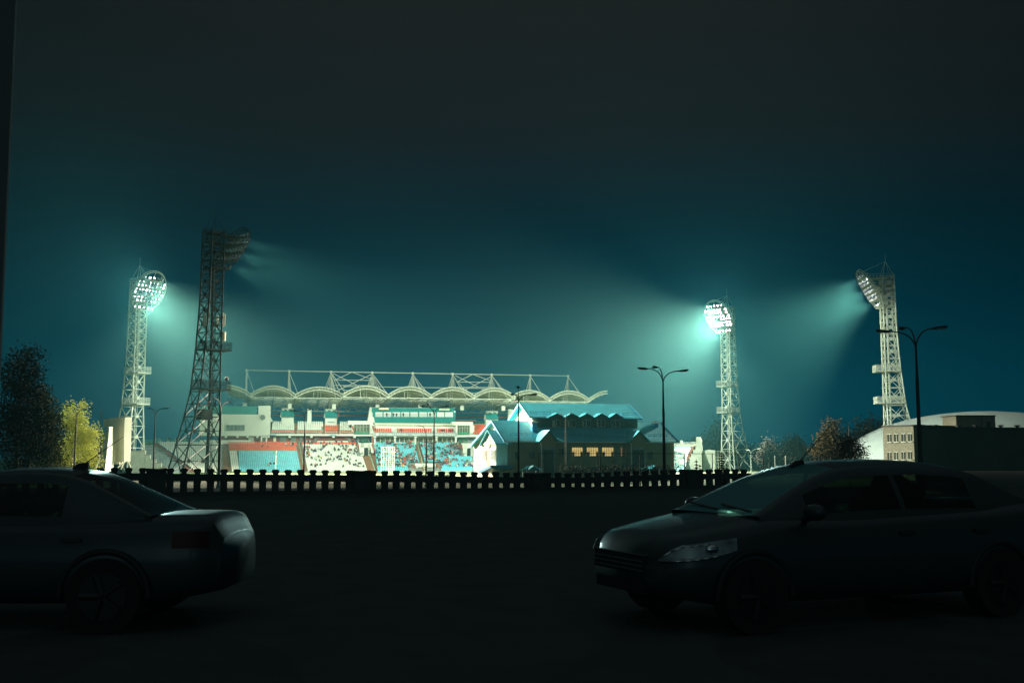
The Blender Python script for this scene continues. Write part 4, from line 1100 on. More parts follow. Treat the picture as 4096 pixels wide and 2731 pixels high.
m_.grid([[cpt(k, 1669) for k, _ in hi_], [cpt(k, 1669)+off for k, _ in hi_]])
m_.build("curved_back", M_cream, sb, smooth=False)
D_ = 249
m_ = MB(); m_.slab([P(438,1708,246),P(453.5,1706,252.5),P(454,1880,252.5),P(418,1894,246)], V((-.5,.2,0))); m_.build("leg", M_white, sb)
m_ = MB(); m_.slab([P(431,1714,D_+.5),P(438,1712,D_+.5),P(420,1890,D_+.5),P(405,1874,D_+.5)], V((-.3,2.2,0))); m_.build("leg", M_cream, sb)
m_ = MB(); m_.slab([P(421,1716,D_+5),P(434,1712,D_+5),P(410,1886,D_+5),P(391,1876,D_+5)], V((.3,.8,0))); m_.build("leg", M_conc_d, sb)
m_ = MB(); m_.tube(P(401,1828,D_+6), P(381,1874,D_+6), .22); m_.build("strut", M_white, sb)
for x0, x1 in ((496,466),(512,525),(498,484)):
    m_ = MB(); m_.tube(P(x0,1845,254), P(x1,1876,254), .16); m_.build("strut", M_white, sb)
m_ = MB(); m_.front(W0, 455, 1847, 478, 1856, 253, .4); m_.build("cross_beam", M_cream, sb)

# ------------------------------------------------------------------ right hand end stand
r0 = P(2765, 1850, 318); RF = Fr(r0.x, r0.y, radians(-14))
rs = thing("end_stand", "blue end stand with white swirl and stepped white wall right of clubhouse", "stand", RF.w(0,5,GZ))
def rp(x, y, t): return RF.pt(x, y, t)
m_ = MB(); m_.slab([rp(2660,1882,-2),rp(2736,1882,-2),rp(2770,1787,7),rp(2660,1787,7)], V((0,1.5,-1.2))); m_.build("seating_bank", pm("light blue seat bank", (.10,.33,.42), .6, var=.2, scale=1.2), rs)
m_ = MB()
def arc(cx, cy, rx, ry, a0, a1, w):
    n_ = 14
    def q(a, s_):
        x = cx+rx*s_*cos(a); y = cy-ry*s_*sin(a); k = (1882-y)/95.; return rp(x, y, -2.2+9*k)
    for i in range(n_):
        p_ = a0+(a1-a0)*i/n_; p2 = a0+(a1-a0)*(i+1)/n_
        m_.slab([q(p_,1),q(p2,1),q(p2,1-w),q(p_,1-w)], V((0,-.06,.06)))
arc(2700,1836,48,36,-.4,1.9,.14); arc(2700,1840,34,24,-.5,2.2,.2); arc(2702,1846,22,14,-.6,2.4,.3); arc(2722,1872,30,36,1.2,2.6,.12); arc(2728,1878,18,26,.6,2.4,.2)
for i in range(60):
    x = rnd.uniform(2698,2745); y = rnd.uniform(1805,1878); 
    if x > 2740-(y-1800)*.2: continue
    k = (1882-y)/95.; q = rp(x,y,-2.25+9*k); m_.slab([q,q+RF.e*.7+UP*.15,q+RF.e*.6+UP*.35,q-RF.e*.05+UP*.2], V((0,-.05,.05)))
tag(m_.build("seat_pattern", M_conc, rs), "white swirling pattern of seats")
m_ = MB()
for i in range(12):
    x = 2770-i*3.6; y = 1787+i*9.2
    m_.front(RF, x-8, y, x+2, y+11, 5.-i*.6, 1.5)
m_.build("stairway", M_redstep, rs)
m_ = MB(); m2 = MB()
for i, (x0, y0) in enumerate(((2782,1783),(2772,1797),(2764,1812),(2758,1826),(2751,1840),(2744,1854),(2738,1868))):
    m_.front(RF, x0, y0, 2808 if i else 2808, y0+16 if i < 6 else 1896, 4.-i*.5, 3); m2.front(RF, x0-7, y0-2, x0+4, y0+1.2, 3.8-i*.5, 2)
m_.build("stepped_wall", M_conc, rs); m2.build("coping", M_redstep, rs)
m_ = MB(); m_.slab([rp(2785,1747,5),rp(2800,1747,5),rp(2803,1755,5),rp(2806,1762,5),rp(2806,1800,5),rp(2785,1800,5)], RF.n*2.5); m_.build("stair_tower", M_conc, rs)
m_ = MB(); m_.front(RF, 2807, 1800, 2862, 1896, 4.5, 6); m_.front(RF, 2829, 1798, 2841, 1801, 4.6, 4); m_.build("side_block", M_conc, rs)
m_ = MB(); m_.front(RF, 2660, 1776, 2785, 1786, 8, .5); m_.build("parapet", M_conc, rs)
ra = MB(); a0, z1 = RF.hit(2700,1768,8); a1, z0 = RF.hit(2785,1778,8)
for z in (z1, (z0+z1)/2): ra.tube(RF.w(a0,8,z), RF.w(a1,8,z), .07, n=4)
for i in range(16): ra.tube(RF.w(a0+(a1-a0)*i/15,8,z0), RF.w(a0+(a1-a0)*i/15,8,z1), .07, n=4)
ra.build("railing", M_conc, rs)
m_ = MB(); m_.front(RF, 2721,1761,2730,1777,8.5,1); m_.front(RF,2808,1800,2829,1812,6,.4); m_.build("vent_block", M_conc, rs)
# cage scaffold beside the bright tower
cg = thing("scaffold_cage", "pale metal cage scaffold at the foot of the glaring right tower", "scaffold", P(2890,1890,330))
m_ = MB()
for x in (2863,2872,2881,2890,2900,2916):
    for D in (329, 331): p_ = P(x,1803,D); m_.tube((p_.x,D,GZ), p_, .07, n=4)
for y in (1803,1815,1827,1840,1853,1866,1879):
    for D in (329, 331): m_.tube(P(2863,y,D), P(2916,y,D), .07, n=4)
m_.build("frame", M_steel, cg)
# scaffold tower among the blue seats
sc = thing("scaffold_tower", "slender white scaffold tower standing before the crowded blue seats", "scaffold", P(1553,1890,285))
m_ = MB()
for x in (1526.5,1535,1556,1570,1577.5):
    for D in (284, 286.5): p_ = P(x,1786.5,D); m_.tube((p_.x,D,GZ), p_, .075, n=4)
for x in (1546,1563):
    p_ = P(x,1786.5,284); m_.tube((p_.x,284,GZ), p_, .045, n=4)
y = 1786.5
while y < 1885:
    for D in (284, 286.5): m_.tube(P(1526.5,y,D), P(1577.5,y,D), .07 if abs(y-1806) < 6 or y < 1790 else .045, n=4)
    for x in (1526.5,1556,1577.5): m_.tube(P(x,y,284), P(x,y,286.5), .05, n=4)
    y += 7.6
m_.build("frame", M_steel, sc)
m_ = MB(); m_.box(W0, P(1526.5,1806,284).x, P(1577.5,1806,284).x, 284, 286.5, P(1550,1808,284).z, P(1550,1806.5,284).z); m_.build("deck", M_conc, sc)
# corner flagpost and flags above the end seats
def flag(px, yb, yt, D, shape, mats, label, cat="flag"):
    r_ = thing("flagpole", label, cat, P(px, yb, D), "flags flying over the end seats")
    m_ = MB(); m_.tube(P(px,yb,D), P(px,yt,D), .09, .06, n=5); m_.build("pole", M_steel, r_)
    for (pts, mt) in zip(shape, mats):
        m_ = MB(); n_ = len(pts)
        m_.slab([P(px+x, yt+y, D+.25*sin(x*.35)) for x, y in pts], V((0,.1,0))); m_.build("cloth", mt, r_)
Mfb = pm("dark blue cloth", (.05,.09,.25), .8); Mfr = pm("faded red brown cloth", (.28,.12,.10), .8); Mfw = pm("white cloth", (.72,.74,.75), .8); Mfl = pm("pale blue cloth", (.30,.48,.62), .8)
flag(633.5,1852,1749,322,[[(0,0),(1,2),(22,23),(26,30),(14,28),(1,20)],[(1,20),(14,28),(12,34),(7,34),(1,24)]],[Mfw,Mfb],"white and dark blue flag on a pale pole, leftmost over the end seats")
flag(667.5,1860,1751,322,[[(0,0),(7,0),(14,1),(15,8),(8,10),(0,8)],[(0,8),(8,10),(11,30),(6,26),(1,20)]],[Mfr,Mfw],"faded red flag on a pole between two white flags")
flag(702,1778,1751,324,[[(0,0),(18,1),(20,8),(6,10),(0,5)],[(0,5),(6,10),(16,26),(14,30),(1,22)]],[Mfr,Mfl],"pale blue and red flag just left of the dark tower")
flag(740,1778,1752,326,[[(0,2),(15,3),(14,10),(0,10)]],[Mfr],"dull red flag seen through the dark tower lattice")
cp = thing("corner_post", "tall thin pale post before the light blue empty seats", "post", P(1104,1890,262))
m_ = MB(); p_ = P(1104,1808,262); m_.tube((p_.x,262,GZ), p_, .10, n=6); m_.build("pole", M_cream, cp)
m_ = MB(); m_.box(W0, p_.x-.6, p_.x+.1, 261.7, 262.2, p_.z-.15, p_.z+.25); m_.build("camera_box", M_white, cp)

# ------------------------------------------------------------------ brick building, hall and dome on the right
k0 = P(3657, 1800, 198); KF = Fr(k0.x, k0.y, radians(-56)); HF = Fr(k0.x, k0.y, radians(7))
bb = thing("brick_building", "grey tan brick building with two rows of four narrow windows", "building", KF.w(-3,3,GZ))
aL = KF.hit(3534,1800,0)[0]; zt = KF.hit(3600,1704,0)[1]
m_ = MB(); m_.box(KF, aL, 0, 0, 14, GZ, zt); m_.build("wall", M_brick, bb)
m_ = MB(); m_.box(KF, aL-.15, .1, -.2, 14.1, zt, zt+.22); m_.build("roof_edge", M_black, bb)
for x in (3549,3575.5,3605,3631.5):
    for y0, y1 in ((1734,1766),(1806,1838)):
        yo = (3600-x)*.03
        def kb(name, mat, par, *rs):
            m_ = MB()
            for r in rs: m_.front(KF, *r)
            return m_.build(name, mat, par)
        o = kb("window", M_darkglass, bb, (x,y0+yo,x+16.5,y1+yo,-.05,.04))
        kb("window_frame", M_white, o, (x+9,y0+yo,x+11,y1+yo,-.1,.045), (x,y0+yo-.5,x+16.5,y0+yo+.8,-.1,.045), (x-.6,y0+yo,x+.5,y1+yo,-.1,.045))
        kb("sill", M_white, o, (x-1,y1+yo,x+18,y1+yo+1.8,-.25,.24))
hl = thing("sports_hall", "long dark windowless hall beside the brick building, vents along its roof", "building", HF.w(20,5,GZ))
hr = 60; zh = HF.hit(3800,1711,.5)[1]
m_ = MB(); m_.box(HF, .35, hr, .5, 12, GZ, zh); m_.build("wall", M_darkwall, hl)
m_ = MB(); m_.box(HF, .3, hr, .35, 12.2, zh, zh+.15); m_.build("roof_edge", M_black, hl)
m_ = MB(); a = HF.hit(3677,1800,.4)[0]; m_.tube(HF.w(a,.4,GZ), HF.w(a,.4,zh), .09); m_.build("downpipe", M_conc, hl)
for x in (3694,3743,3834,3903,4003,4069):
    a, z = HF.hit(x,1711,2); m_ = MB(); m_.tube(HF.w(a,2,zh+.1), HF.w(a,2,zh+.45), .3, n=8); m_.tube(HF.w(a,2,zh+.42), HF.w(a,2,zh+.56), .62, n=10); m_.tube(HF.w(a,2,zh+.56), HF.w(a,2,zh+.66), .5, .1, n=10)
    m_.build("roof_vent", M_black, hl)
m_ = MB(); m_.front(HF, 3824,1664,3925,1718,5,5); m_.front(HF,3925,1663,3983,1718,5.3,5); rb_ = m_.build("rooftop_hut", M_brick, hl)
m_ = MB(); m_.front(HF, 3821,1660,3926,1664,4.8,5.4); m_.front(HF,3926,1660,3986,1663.5,5.1,5.2); m_.build("hut_roof", M_black, rb_)
m_ = MB(); m_.front(HF, 3948,1685,3963,1710,5.2,.08); m_.build("hut_door", M_darkglass, rb_)
dm = thing("arena_dome", "broad pale domed arena roof behind the brick building and dark hall", "arena", P(3935,1830,262))
c = P(3935,1830,262); m_ = MB(); rx = 555*262/FPX; top = P(3935,1645,262).z
rows = []
for j in range(13):
    ph = pi/2*j/12
    rows.append([V((c.x+rx*cos(ph)*cos(2*pi*i/64), c.y+34*cos(ph)*sin(2*pi*i/64), -.9+(top+.9)*sin(ph))) for i in range(64)])
m_.grid(rows, 0, True); m_.build("membrane_roof", M_dome, dm, smooth=True)
m_ = MB(); m_.grid([[V((c.x+rx*cos(2*pi*i/64), c.y+34*sin(2*pi*i/64), z)) for i in range(64)] for z in (GZ-.1, -.9)], 0, True); m_.build("drum_wall", M_conc, dm)

M_conc_post = pm('grey concrete', (.20,.22,.22), .95, var=.06, scale=3.)
# concrete post close by at the left edge
q = P(3, 1100, 3.4)
po = thing("concrete_post", "dark concrete post standing very close, in front of the left car", "post", V((q.x-.12, 3.4, 0)))
m_ = MB(); m_.tube((q.x-.122,3.4,0), (q.x-.122,3.4,6.5), .135, .10, n=14); m_.build("shaft", M_conc_post, po)
m_ = MB(); m_.tube((q.x-.122,3.4,-.1), (q.x-.122,3.4,.25), .2, .16, n=14); m_.build("footing", M_conc_post, po)
for i, x in enumerate((3099.5, 3142)):
    q = P(x, 1822, 245); r_ = thing("marker_post", ["pale short post beyond the right car's roof, farther from the brick building","pale short post beyond the right car's roof, nearer the brick building"][i], "post", V((q.x,245,GZ)), "two pale posts beyond the right car")
    m_ = MB(); m_.tube((q.x,245,GZ), q, .14, n=6); m_.build("pole", M_letter, r_)
# ------------------------------------------------------------------ street lamps
def lamp(label, px, ytop, D, arms, r=.11, head=1., mat=M_lamppost, jun=.9, x_base=None):
    """arms: list of (dx metres in picture x, dy metres in depth, dz of head below/above the top)"""
    tp = P(px, ytop, D); g = gz(D)
    root = thing("street_lamp", label, "street lamp", V((tp.x, D, g)), "street lamps along the car park and stadium")
    zj = tp.z-1.55*jun
    m_ = MB(); m_.tube((tp.x,D,g), (tp.x,D,g+.45*(zj-g)), r*1.15, r, n=10); m_.tube((tp.x,D,g+.45*(zj-g)), (tp.x,D,g+.78*(zj-g)), r*.95, r*.85, n=10); m_.tube((tp.x,D,g+.78*(zj-g)), (tp.x,D,zj), r*.7, r*.5, n=10)
    m_.tube((tp.x,D,g), (tp.x,D,g+.5), r*1.7, r*1.5, n=10)
    m_.build("pole", mat, root)
    for dx, dy, dz in arms:
        L_ = sqrt(dx*dx+dy*dy); u = V((dx/L_, dy/L_, 0)); pts = []
        zh = tp.z+dz-.05
        for k in range(11):
            f = k/10.; pts.append(V((tp.x,D,zj))+u*(L_*f**1.55)+V((0,0,(zh-zj)*(1-(1-f)**2.3))))
        a_ = MB(); a_.path(pts, r*.42, 6, r1=r*.30); o = a_.build("arm", mat, root)
        h_ = MB(); c_ = pts[-1]; ang = atan2(u.y, u.x); R_ = Matrix.Rotation(ang, 3, 'Z') @ Matrix.Rotation(-.12, 3, 'Y')
        n_ = 8; rows = []
        for s_, w, hh in ((-.15,.05,.05),(.0,.10,.08),(.3,.16,.10),(.62,.15,.08),(.75,.06,.04)):
            rows.append([c_+R_ @ V((s_*head, w*head*cos(2*pi*i/n_), hh*head*sin(2*pi*i/n_))) for i in range(n_)])
        h_.grid(rows, 0, True); h_.face(rows[0]); h_.face(rows[-1])
        hd = h_.build("lamp_head", mat, o)
        g_ = MB(); g_.ell(c_+R_ @ V((.36*head,0,-.07*head)), .3*head, .13*head, .07*head, 8, 4); g_.build("lamp_glass", M_lampglass, hd)
    return root
lamp("tall dark three-armed street lamp in front of the brick building", 3660, 1302, 64, [(-1.5,.3,-.28),(1.05,-.3,-.15),(-.1,1.6,.1)], .12)
lamp("dark three-armed street lamp before the right end of the clubhouse", 2651, 1466, 92, [(-1.35,.4,-.1),(1.4,-.3,-.35),(-.35,1.6,.15)], .125)
lamp("dark three-armed street lamp before the left end of the clubhouse", 2074, 1563, 121, [(-.55,1.6,-.25),(1.4,.3,-.35),(-.05,-1.8,.3)], .12)
lamp("dark three-armed street lamp before the crowded blue seats", 1737, 1627, 164, [(-1.6,.4,.15),(1.5,.4,.1),(-.6,-1.6,.3)], .14)
lamp("double-armed street lamp between the light blue and the white seats", 1220.5, 1640, 172, [(-1.45,.6,.0),(.75,-.9,.1)], .135)
lamp("thick dark street lamp at the foot of the dark floodlight tower", 884, 1604, 148, [(-.25,-2.,.25),(.6,1.9,.0)], .21)
lamp("double-armed street lamp just right of the scoreboard", 622, 1634, 165, [(-1.0,.6,.15),(1.2,.5,.1)], .13)
lamp("double-armed street lamp standing before the yellow tree", 307, 1626, 158, [(-1.2,.5,.15),(1.95,-.3,-.25)], .13)
lamp("slim single-armed street lamp beside a three-armed one before the blue seats", 1706, 1702, 150, [(-.9,.5,.05)], .12, .55, jun=1.15)
lamp("brownish double-armed street lamp rising before the clubhouse dormers", 2262, 1655, 184, [(-.55,.8,-.0),(.6,-.7,.05)], .13, .75, mat=pm("brownish post", (.12,.09,.055), .7), jun=.6)
lamp("small pale Y-shaped street lamp at the foot of the right bright tower", 3003, 1800, 300, [(-.5,.5,.1),(2.,.4,.4)], .17, 1.3, mat=M_steel, jun=1.)
lamp("double-armed street lamp with pale heads among the right hand trees", 3394, 1684, 200, [(-1.,.3,-.1),(1.1,.3,.25)], .09, 1.1, jun=.8)

# ------------------------------------------------------------------ trees
def leafcloud(m_, blobs, n, size, seed, flat=.0):
    r_ = random.Random(seed); tot = sum(b[1]*b[2]*b[3] for b in blobs)
    for c, rx, ry, rz in blobs:
        k = max(6, int(n*(rx*ry*rz)/tot))
        ncl = max(4, k//22)
        cl = []
        for _ in range(ncl):
            while True:
                d = V((r_.uniform(-1,1), r_.uniform(-1,1), r_.uniform(-1,1)))
                if .25 < d.length < 1: break
            cl.append(V(c)+V((d.x*rx, d.y*ry, d.z*rz)))
        for _ in range(k):
            q = cl[r_.randrange(ncl)]; s_ = size*r_.uniform(.6,1.3)
            p_ = q+V((r_.gauss(0,1), r_.gauss(0,1), r_.gauss(0,.8)))*size*1.9
            u = V((r_.gauss(0,1), r_.gauss(0,1), r_.gauss(0,1))).normalized(); v_ = u.orthogonal().normalized()
            m_.face([p_-u*s_*.5, p_+v_*s_*.32, p_+u*s_*.5, p_-v_*s_*.32])
def limbs(m_, base, top, r, blobs, seed, n=10):
    r_ = random.Random(seed); b = V(base); t = V(top); k = 6; prev = b
    for i in range(1, k+1):
        f = i/k; q = b+(t-b)*f+V((r_.gauss(0,.12), r_.gauss(0,.12), 0))*(1 if i < k else 0)*(t-b).length*.03
        m_.tube(prev, q, r*(1-.85*(i-1)/k), r*(1-.85*i/k), n=7); prev = q
    for i in range(n):
        c, rx, ry, rz = blobs[i % len(blobs)]
        q = V(c)+V((r_.uniform(-.6,.6)*rx, r_.uniform(-.6,.6)*ry, r_.uniform(-.4,.6)*rz)); f = min(.92, max(.2, (q.z-b.z)/(t.z-b.z)-.2)); s_ = b+(t-b)*f
        mid = (s_+q)/2+V((0,0,-.1)); m_.tube(s_, mid, r*.32, r*.18, n=5); m_.tube(mid, q, r*.18, r*.05, n=4)
def tree(name, label, px, D, blobs_px, leaf, n, size, trunk=M_bark, tr=.2, seed=1, group=None, ytop=None, trunk_px=None, depth=.8):
    g = gz(D); k = D/FPX; b = V((P(trunk_px or px,1850,D).x, D, g))
    blobs = []
    for i, (x, y, rx, ry) in enumerate(blobs_px):
        c = P(x, y, D+((i*37) % 5-2)*rx*k*.25); blobs.append((c, rx*k, rx*k*depth, ry*k))
    root = thing(name, label, "tree", b, group)
    m_ = MB(); limbs(m_, b, P(px, ytop or min(y for _, y, _, _ in blobs_px), D), tr, blobs, seed, 14); m_.build("trunk", trunk, root)
    m_ = MB(); leafcloud(m_, blobs, n, size, seed); m_.build("crown", leaf, root)
    return root
tree("birch_tree", "brightly lit yellow autumn tree with pale trunk left of the scoreboard", 300, 205,
     [(270,1645,22,35),(335,1625,26,18),(300,1680,42,40),(330,1735,48,40),(300,1790,60,45),(375,1760,28,30),(355,1835,38,42),(260,1840,36,40),(290,1700,30,30),(385,1715,14,18)], M_leaf_y, 9000, .34, M_birch, .17, 3, trunk_px=287)
tree("bush_tree", "low yellow green bush at the foot of the pale birch trunk", 240, 190, [(232,1860,24,26),(262,1870,20,22)], M_leaf_g, 1500, .3, M_bark, .08, 4)
tree("leafy_tree", "tall dark leafy tree, foremost at the left edge beside the post", 85, 118, [(100,1440,55,60),(60,1500,70,80),(125,1540,60,80),(80,1620,90,90),(60,1720,90,100),(130,1700,70,90),(100,1810,85,70),(150,1450,22,40)], M_leaf_d, 14000, .26, M_bark, .25, 5, trunk_px=70)
tree("leafy_tree", "dark olive leafy tree between the foremost dark tree and the yellow one", 195, 140, [(170,1600,35,60),(195,1680,45,70),(180,1770,60,70),(225,1740,26,60),(190,1830,55,50),(228,1660,16,35)], pm("dim olive leaves", (.085,.085,.022), .8, var=.4, scale=.6), 8000, .28, M_bark, .2, 6)
tree("leafy_tree", "dark round tree in shadow between the yellow tree and scoreboard", 385, 262, [(392,1800,26,60),(378,1840,30,50),(398,1755,12,30)], M_leaf_d, 2500, .45, M_bark, .2, 7)
tree("leafy_tree", "dark tree standing behind the left leg of the right bright tower", 2870, 420, [(2880,1720,40,45),(2850,1780,55,50),(2910,1790,50,50),(2800,1800,60,40)], M_leaf_d, 5000, .8, M_bark, .35, 8, "trees beyond the right end of the stadium")
tree("conifer_tree", "dark pointed tree right of the small pale street lamp", 3075, 330, [(3076,1770,12,18),(3072,1800,26,28),(3070,1830,34,30),(3095,1815,20,26)], M_leaf_d, 3500, .55, M_bark, .3, 9, "trees beyond the right end of the stadium")
tree("leafy_tree", "dark rounded tree behind the car aerial on the right", 3165, 345, [(3165,1785,32,35),(3185,1770,24,30),(3150,1820,40,30),(3200,1810,40,35)], M_leaf_d, 3500, .6, M_bark, .3, 10, "trees beyond the right end of the stadium")
tree("leafy_tree", "dull orange brown tree left of the dark bush before the dome", 3300, 240, [(3325,1715,26,35),(3310,1770,34,45),(3285,1810,36,30),(3340,1790,28,45),(3300,1740,20,30)], M_leaf_o, 5000, .42, M_bark, .25, 11, "trees beyond the right end of the stadium")
tree("bush_tree", "dark open-branched bush silhouetted before the pale dome", 3400, 150, [(3395,1770,45,28),(3420,1790,40,30),(3370,1800,40,35),(3445,1812,22,22),(3405,1820,50,30),(3350,1825,26,24)], pm("blackish leaves", (.010,.012,.006), .9, var=.3), 4200, .26, M_bark, .12, 12, "trees beyond the right end of the stadium")
# far wood as one mass
m_ = MB(); r_ = random.Random(20); bl = []
x = 3190
while x < 3560:
    t = (x-3190)/370.; y = 1810-130*min(1, t*1.35)**1.1+r_.uniform(-8,8)
    c = P(x, y+45, 330); bl.append((c, 40*330/FPX, 4, 45*330/FPX)); bl.append((P(x, y+120, 332), 45*330/FPX, 4, 55*330/FPX)); x += 24
for x in range(2895, 3200, 26):
    bl.append((P(x, 1815+r_.uniform(-10,12), 450), 3.2, 4, 4.5))
leafcloud(m_, bl, 16000, .8, 21)
tag(m_.build("far_wood", M_leaf_d), "dark wood on the rise behind the right hand trees", "wood", kind="stuff")
def spruce(label, px, ytop, D, w, n, seed):
    r_ = random.Random(seed); g = gz(D); tp = P(px, ytop, D); root = thing("spruce_tree", label, "tree", V((tp.x,D,g)), "young spruces beyond the fence")
    m_ = MB(); m_.tube((tp.x,D,g), tp, .14, .02, n=6); m_.build("trunk", M_bark, root)
    m_ = MB(); H_ = tp.z-g
    z = g+.3
    while z < tp.z-.1:
        f = 1-(z-g)/H_; L_ = w*f**.85*r_.uniform(.8,1.15); a0 = r_.uniform(0,6)
        for i in range(9):
            a = a0+2*pi*i/9+r_.uniform(-.2,.2); l = L_*r_.uniform(.7,1.1); d = V((cos(a),sin(a),-.28)); s_ = V((-sin(a),cos(a),0)); b = V((tp.x,D,z))
            k = max(2, int(l/.16))
            for j in range(k):
                q = b+d*(l*(j+.5)/k); ww = .22*(1-.5*j/k)
                m_.face([q-s_*ww+V((0,0,-.1)), q+d*.16, q+s_*ww+V((0,0,-.1)), q-d*.1+V((0,0,.05))])
        z += H_/n
    m_.build("crown", M_needle, root)
spruce("small sparse young spruce before the stepped white wall", 2785, 1832, 110, .55, 13, 1)
spruce("larger dense young spruce at the foot of the right bright tower", 2886, 1806, 112, 1.15, 20, 2)
spruce("tiny spruce right beside the small sparse one", 2799, 1858, 108, .4, 8, 3)
# shrubs along the clubhouse foot
m_ = MB(); bl = []
for x in range(2260, 2700, 18): bl.append((P(x, 1888+rnd.uniform(-8,3), 150), .7, .7, .7))
leafcloud(m_, bl, 3500, .2, 30)
tag(m_.build("hedge", M_leaf_d), "ragged dark hedge along the foot of the clubhouse", "hedge", kind="stuff")
# mast in the distance by the yellow tree
tm = thing("radio_mast", "thin dark lattice mast far behind, between yellow tree and scoreboard", "mast", P(404, 1830, 330))
m_ = MB(); b = P(404,1800,330); t = P(405,1602,330)
for dx in (-.45,.45): m_.tube((b.x+dx,330,GZ), (t.x+dx*.6,330,t.z-3), .09, n=4); 
for i in range(16): z = GZ+(t.z-GZ-3)*i/16; z2 = GZ+(t.z-GZ-3)*(i+1)/16; m_.tube((b.x-.45,330,z), (b.x+.45,330,z2), .06, n=4)
m_.tube((t.x,330,t.z-4), t, .08, .05, n=4); m_.build("lattice", M_lamppost, tm)

# ------------------------------------------------------------------ people
def person_meshes(pose):
    """one continuous figure grown with a skin modifier; seated faces -Y with the seat at z=0.45"""
    if pose == "seated":
        J = {"pel":(0,.05,.52,.15),"ch":(0,.02,.82,.16),"nk":(0,-.02,1.07,.065),"hd":(0,-.05,1.20,.105),"hd2":(0,-.05,1.29,.085),
             "lk":(-.12,-.42,.52,.085),"la":(-.13,-.45,.10,.055),"lt":(-.14,-.62,.05,.045),"rk":(.12,-.42,.52,.085),"ra":(.13,-.45,.10,.055),"rt":(.14,-.62,.05,.045),
             "ls":(-.2,.02,.98,.075),"le":(-.25,-.12,.72,.055),"lh":(-.10,-.33,.62,.045),"rs":(.2,.02,.98,.075),"re":(.25,-.12,.72,.055),"rh":(.10,-.33,.62,.045)}
    else:
        J = {"pel":(0,0,.92,.15),"ch":(0,0,1.25,.17),"nk":(0,-.01,1.48,.065),"hd":(0,-.03,1.61,.105),"hd2":(0,-.03,1.70,.085),
             "lk":(-.11,-.02,.48,.075),"la":(-.12,0,.09,.055),"lt":(-.13,-.16,.05,.045),"rk":(.11,-.03,.48,.075),"ra":(.12,0,.09,.055),"rt":(.14,-.16,.05,.045),
             "ls":(-.2,0,1.42,.075),"le":(-.27,.03,1.14,.055),"lh":(-.26,-.08,.88,.045),"rs":(.2,0,1.42,.075),"re":(.27,.03,1.14,.055),"rh":(.24,-.1,.90,.045)}
    ks = list(J); ix = {k:i for i,k in enumerate(ks)}
    E = [("pel","ch"),("ch","nk"),("nk","hd"),("hd","hd2"),("pel","lk"),("lk","la"),("la","lt"),("pel","rk"),("rk","ra"),("ra","rt"),("ch","ls"),("ls","le"),("le","lh"),("ch","rs"),("rs","re"),("re","rh")]
    me = bpy.data.meshes.new("fig"); me.from_pydata([J[k][:3] for k in ks], [(ix[a],ix[b]) for a,b in E], [])
    o = bpy.data.objects.new("fig", me); COL.objects.link(o)
    md = o.modifiers.new("skin", 'SKIN')
    for k, sv in zip(ks, me.skin_vertices[0].data): sv.radius = (J[k][3],)*2; sv.use_root = (k == "pel")
    sd = o.modifiers.new("sub", 'SUBSURF'); sd.levels = 1; sd.render_levels = 1
    bpy.context.view_layer.update()
    out = bpy.data.meshes.new_from_object(o.evaluated_get(bpy.context.evaluated_depsgraph_get()))
    COL.objects.unlink(o); bpy.data.objects.remove(o)
    return out
M_skin = pm("skin", (.5,.33,.24), .6, var=.05)
M_hair = pm("dark hair", (.04,.03,.025), .7, var=.1)
M_trous = pm("dark trousers", (.035,.04,.05), .8, var=.15)
JK = {"dark":(.03,.035,.045),"brown":(.14,.09,.06),"grey":(.22,.23,.23),"red":(.55,.05,.04),"pale":(.52,.52,.46),"navy":(.04,.06,.14),"olive":(.12,.12,.06),"yellow":(.55,.42,.08)}
PM = {}
for pose in ("seated","standing"):
    base_me = person_meshes(pose); hz_ = 1.12 if pose == "seated" else 1.53; wz_ = .60 if pose == "seated" else .95
    for cname, col in JK.items():
        me = base_me.copy(); me.name = "person"
        me.materials.clear()
        jm = MATS.get(cname+" jacket") or pm(cname+" jacket", col, .8, var=.12, scale=3.)
        for mm in (jm, M_trous, M_skin, M_hair): me.materials.append(mm)
        for p_ in me.polygons:
            c = p_.center
            if c.z > hz_: p_.material_index = 3 if (c.y > -.05 or c.z > hz_+.15) else 2
            elif pose == "seated": p_.material_index = 1 if (c.z < wz_ and abs(c.y+.2) > .0 and c.z < .62 and not (c.z > .56 and abs(c.x) < .14 and c.y < -.25 and c.z > .6)) else 0
            else: p_.material_index = 1 if c.z < wz_ and abs(c.x) < .2 else 0
            if pose == "seated" and c.z > .56 and c.y < -.29 and abs(c.x) < .16: p_.material_index = 2
        me.polygons.foreach_set("use_smooth", [True]*len(me.polygons))
        PM[pose, cname] = me
def put(pose, cname, loc, rz, label, group):
    o = bpy.data.objects.new("person", PM[pose, cname]); COL.objects.link(o); o.location = loc; o.rotation_euler = (0,0,rz)
    k = rnd.uniform(.94,1.06); o.scale = (k*1.05, k, k)
    return tag(o, label, "person", group)
word = {"dark":"dark","brown":"brown","grey":"grey","red":"red","pale":"pale","navy":"navy blue","olive":"olive","yellow":"yellow"}
cols = ["dark"]*34+["navy"]*16+["grey"]*16+["brown"]*12+["pale"]*14+["olive"]*8+["red"]*7+["yellow"]*3
